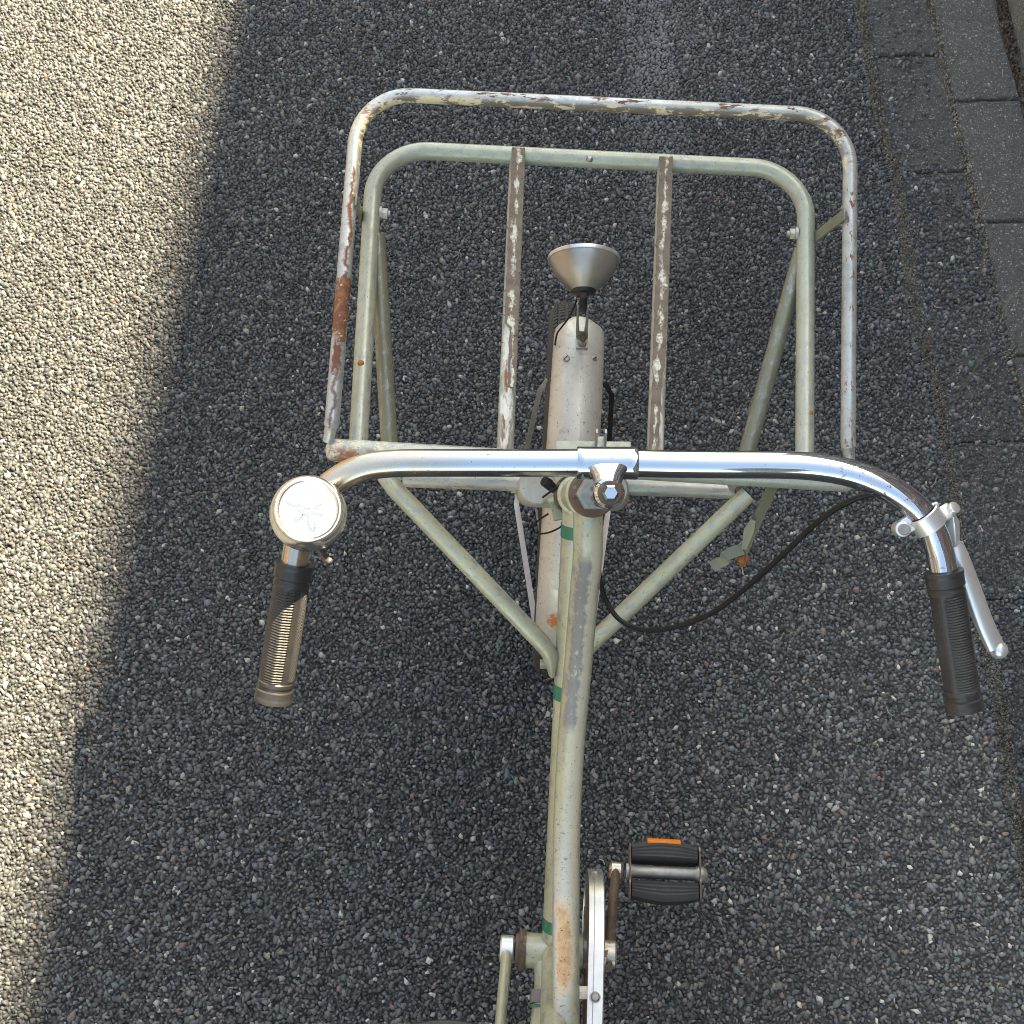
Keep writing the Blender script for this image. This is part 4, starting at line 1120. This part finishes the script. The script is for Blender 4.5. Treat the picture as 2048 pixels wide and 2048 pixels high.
# --- brake cable and loose wires
cab = smooth([at(1800, 990, .990), at(1750, 988, .985), at(1705, 1000, .975), at(1640, 1040, .945), at(1560, 1115, .89), at(1480, 1185, .83), at(1420, 1228, .785), at(1350, 1254, .745), at(1290, 1260, .72), at(1240, 1240, .71), at(1212, 1200, .715), at(1200, 1160, .73), at(1196, 1120, .75), at(1186, 1070, .77)], 10)
obj('brake_cable', MB().tube(cab, .0026, 12), MAT_CABLE, bike)
obj('dynamo_wire', MB().tube(smooth([at(1096, 1028, .62), at(1078, 1040, .60), at(1066, 1054, .58), at(1072, 1066, .575), at(1094, 1066, .60), at(1118, 1056, .63), at(1128, 1046, .65)], 8), .0011, 8), MAT_CABLE, bike)
obj('cable_ferrule', MB().tube([at(1088, 962, .70), at(1097, 968, .695), at(1110, 980, .69)], [.0055, .006, .0045], 14), MAT_BLACK, bike)
obj('cable_end', MB().tube([at(1085, 995, .70), at(1108, 978, .70), at(1136, 960, .70)], .0012, 8), MAT_CABLE, bike)

# --- cranks, chainring, chain guard, pedals
CW = .17; CA = R(-45)
cr_l0 = BB - BX * .0565; cr_r0 = BB + BX * .066
MAT_CRANK = chrome('crank_plating', rust=.55, haze=.8, base=(.45, .44, .42), rough=.25)
dirR = (BY * math.cos(CA) + Z * math.sin(CA)); dirL = -dirR
def crank(c, d, out, mats, nm):
    pe = c + d * CW + BX * (.015 if out > 0 else -.004)
    arm = MB(); pts = line(c + d * .006, pe, 12)
    arm.tube(pts, [.0085 - .0012 * k / 12 for k in range(13)], 18, ref=BX, flat=lambda f: (1.15, .80))
    a_ = obj('crank', arm, mats[0], bike)
    obj('crank_boss', MB().cyl(c - BX * .0085, c + BX * .0085, .0165, 28, bev=.0018), mats[1], a_)
    obj('pedal_boss', MB().cyl(pe - BX * .009, pe + BX * .009, .0112, 22, bev=.003), mats[1], a_)
    obj('cotter_pin', MB().cyl(c - BY * .013 + Z * .004, c - BY * .0165 + Z * .0165, .0042, 12), MAT_RUSTY, a_)
    return pe
pr = crank(cr_r0, dirR, 1, (MAT_RUSTY, MAT_CRANK), 'r')
pl = crank(cr_l0, dirL, -1, (MAT_FRAME, MAT_ALU), 'l')
cp_ = cr_l0 - BY * .012 + Z * .012
def pedal(pe, out, rot, refl):
    ox = BX * out; u_ = BY * math.cos(rot) + Z * math.sin(rot); w_ = Z * math.cos(rot) - BY * math.sin(rot)
    i0 = pe + ox * .013; L = .102
    body = MB().lathe([(0, 0), (.0105, 0), (.0108, .006), (.0085, .010), (.0085, L - .012), (.0105, L - .009), (.0108, L - .001), (.007, L + .005), (0, L + .006)], i0, ox, 26)
    p = obj('pedal', body, MAT_RUSTY if False else MAT_STEEL, bike)
    for x_, th in ((.004, .0022), (L - .006, .0022)):
        out2 = [(-.036, -.006), (-.033, -.0095), (-.012, -.0115), (.012, -.0115), (.033, -.0095), (.036, -.006), (.036, .006), (.033, .0095), (.012, .0115), (-.012, .0115), (-.033, .0095), (-.036, .006)]
        obj('pedal_plate', MB().prism(out2, i0 + ox * x_, u_, w_, th * out), MAT_RUSTY, p)
    for s in (-1, 1):
        rows, uvs = [], []; n3 = 20
        for k in range(n3 + 1):
            f = k / n3; bulge = .0062 * math.sin(PI * f); x_ = .0075 + (L - .0155) * f
            inn, ot, hz_ = .0135 - .0 * bulge, .034 + bulge, .0115 + .0015 * math.sin(PI * f)
            row = []
            # ribbed outline: inner, top ribs, outer ribs
            prof2 = [(inn, -hz_), (inn, hz_ * .6), (inn + .003, hz_)]
            for q in range(8):
                xx = inn + .004 + (ot - inn - .008) * q / 7; prof2.append((xx, hz_ + (.0011 if q % 2 == 0 else 0)))
            prof2 += [(ot - .0015, hz_ - .001)]
            for q in range(6):
                zz = hz_ - .003 - (2 * hz_ - .006) * q / 5; prof2.append((ot + (.0010 if q % 2 == 0 else 0), zz))
            prof2 += [(ot - .002, -hz_)]
            for a, b in prof2: row.append(i0 + ox * x_ + u_ * (a * s) + w_ * b)
            rows.append(row); uvs.append([(f, j / len(prof2)) for j in range(len(prof2) + 1)])
        mb = MB(); mb.grid(rows, uvs, True); mb.ngon(rows[0]); mb.ngon(rows[-1][::-1])
        obj('pedal_rubber', mb, MAT_RUBBER, p, 35)
    s = 1
    rp = i0 + ox * (L / 2 - .001) + u_ * .0385 + w_ * .0085
    M3 = Matrix((ox, (u_ * .75 + w_ * .66).normalized(), (w_ * .75 - u_ * .66).normalized())).transposed()
    if refl: obj('reflector', MB().box(rp, (.044, .006, .0105), M3), MAT_ORANGE, p, bevel=.0006)
pedal(pr, 1, R(-8), True); pedal(pl + BX * .012 - BY * .012, -1, R(8), False)
CX = .0455
cgc = BB + BX * CX
obj('chainring', MB().lathe([(.020, 0), (.072, 0), (.088, .0005), (.088, .0030), (.072, .0034), (.020, .0034)], BB + BX * .038, BX, 44), MAT_RUSTY, bike)
# hoop guard: band round the chainring, then straight back over the chain
rows, uvs = [], []
band_pts = []
for k in range(41):
    a = R(-75 + 165 * k / 40); band_pts.append((math.cos(a) * .098, math.sin(a) * .098))
for k in range(1, 12): band_pts.append((-.045 * k, .098 - .0012 * k))
band_pts = band_pts[::-1]
rows = []
for k, (a, b) in enumerate(band_pts):
    p = cgc + BY * a + Z * b
    if k == 0: d = Vector((0, 0, 1))
    rad = Vector((0, 0, 1)) if a < 0 else (BY * a + Z * b).normalized()
    rows.append([p - BX * .0088 - rad * .001, p - BX * .0085 + rad * .0006, p - BX * .0030 + rad * .0006, p - BX * .0026 + rad * .0000, p - BX * .0018 + rad * .0006, p + BX * .0085 + rad * .0006, p + BX * .0098 - rad * .0008, p + BX * .0095 - rad * .006, p + BX * .0082 - rad * .006, p + BX * .0075 - rad * .0014, p - BX * .0075 - rad * .0014])
    uvs.append([(k * .01, j / 11) for j in range(12)])
mb = MB(); mb.grid(rows, uvs, True); mb.ngon(rows[0][::-1]); mb.ngon(rows[-1])
cg = obj('chain_guard', mb, MAT_ALUDULL, bike, 30)
for (a, b, rd) in ((.0875, .0445, None), (-.058, .098, None)):
    rad = (BY * a + Z * b).normalized() if a > 0 else Z
    c = cgc + (rad * .0988 if a > 0 else BY * a + Z * .0985)
    obj('rivet', MB().lathe([(0, .003), (.0036, .0026), (.0046, .0010), (.0050, 0), (.0062, 0), (.0062, -.0012)], c, rad, 20), MAT_STEEL, cg)
obj('guard_arm', MB().box(BB + BX * .024 + BY * -.054 + Z * .0955, (.034, .014, .0025)), MAT_FENDER, cg, bevel=.0006)
# chain
ch = MB()
for k in range(30):
    p = cgc - BX * .004 + BY * (-.02 - .0127 * k) + Z * .0885
    ch.box(p, (.0055 if k % 2 else .0075, .0122, .0085))
for k in range(14):
    a = R(100 - 12.5 * k); p = cgc - BX * .004 + (BY * math.cos(a) + Z * math.sin(a)) * .0885
    ch.box(p, (.0055 if k % 2 else .0075, .0122, .0085), Matrix((BX, BY * -math.sin(a) + Z * math.cos(a), BY * math.cos(a) + Z * math.sin(a))).transposed())
obj('chain', ch, MAT_RUSTY, bike)
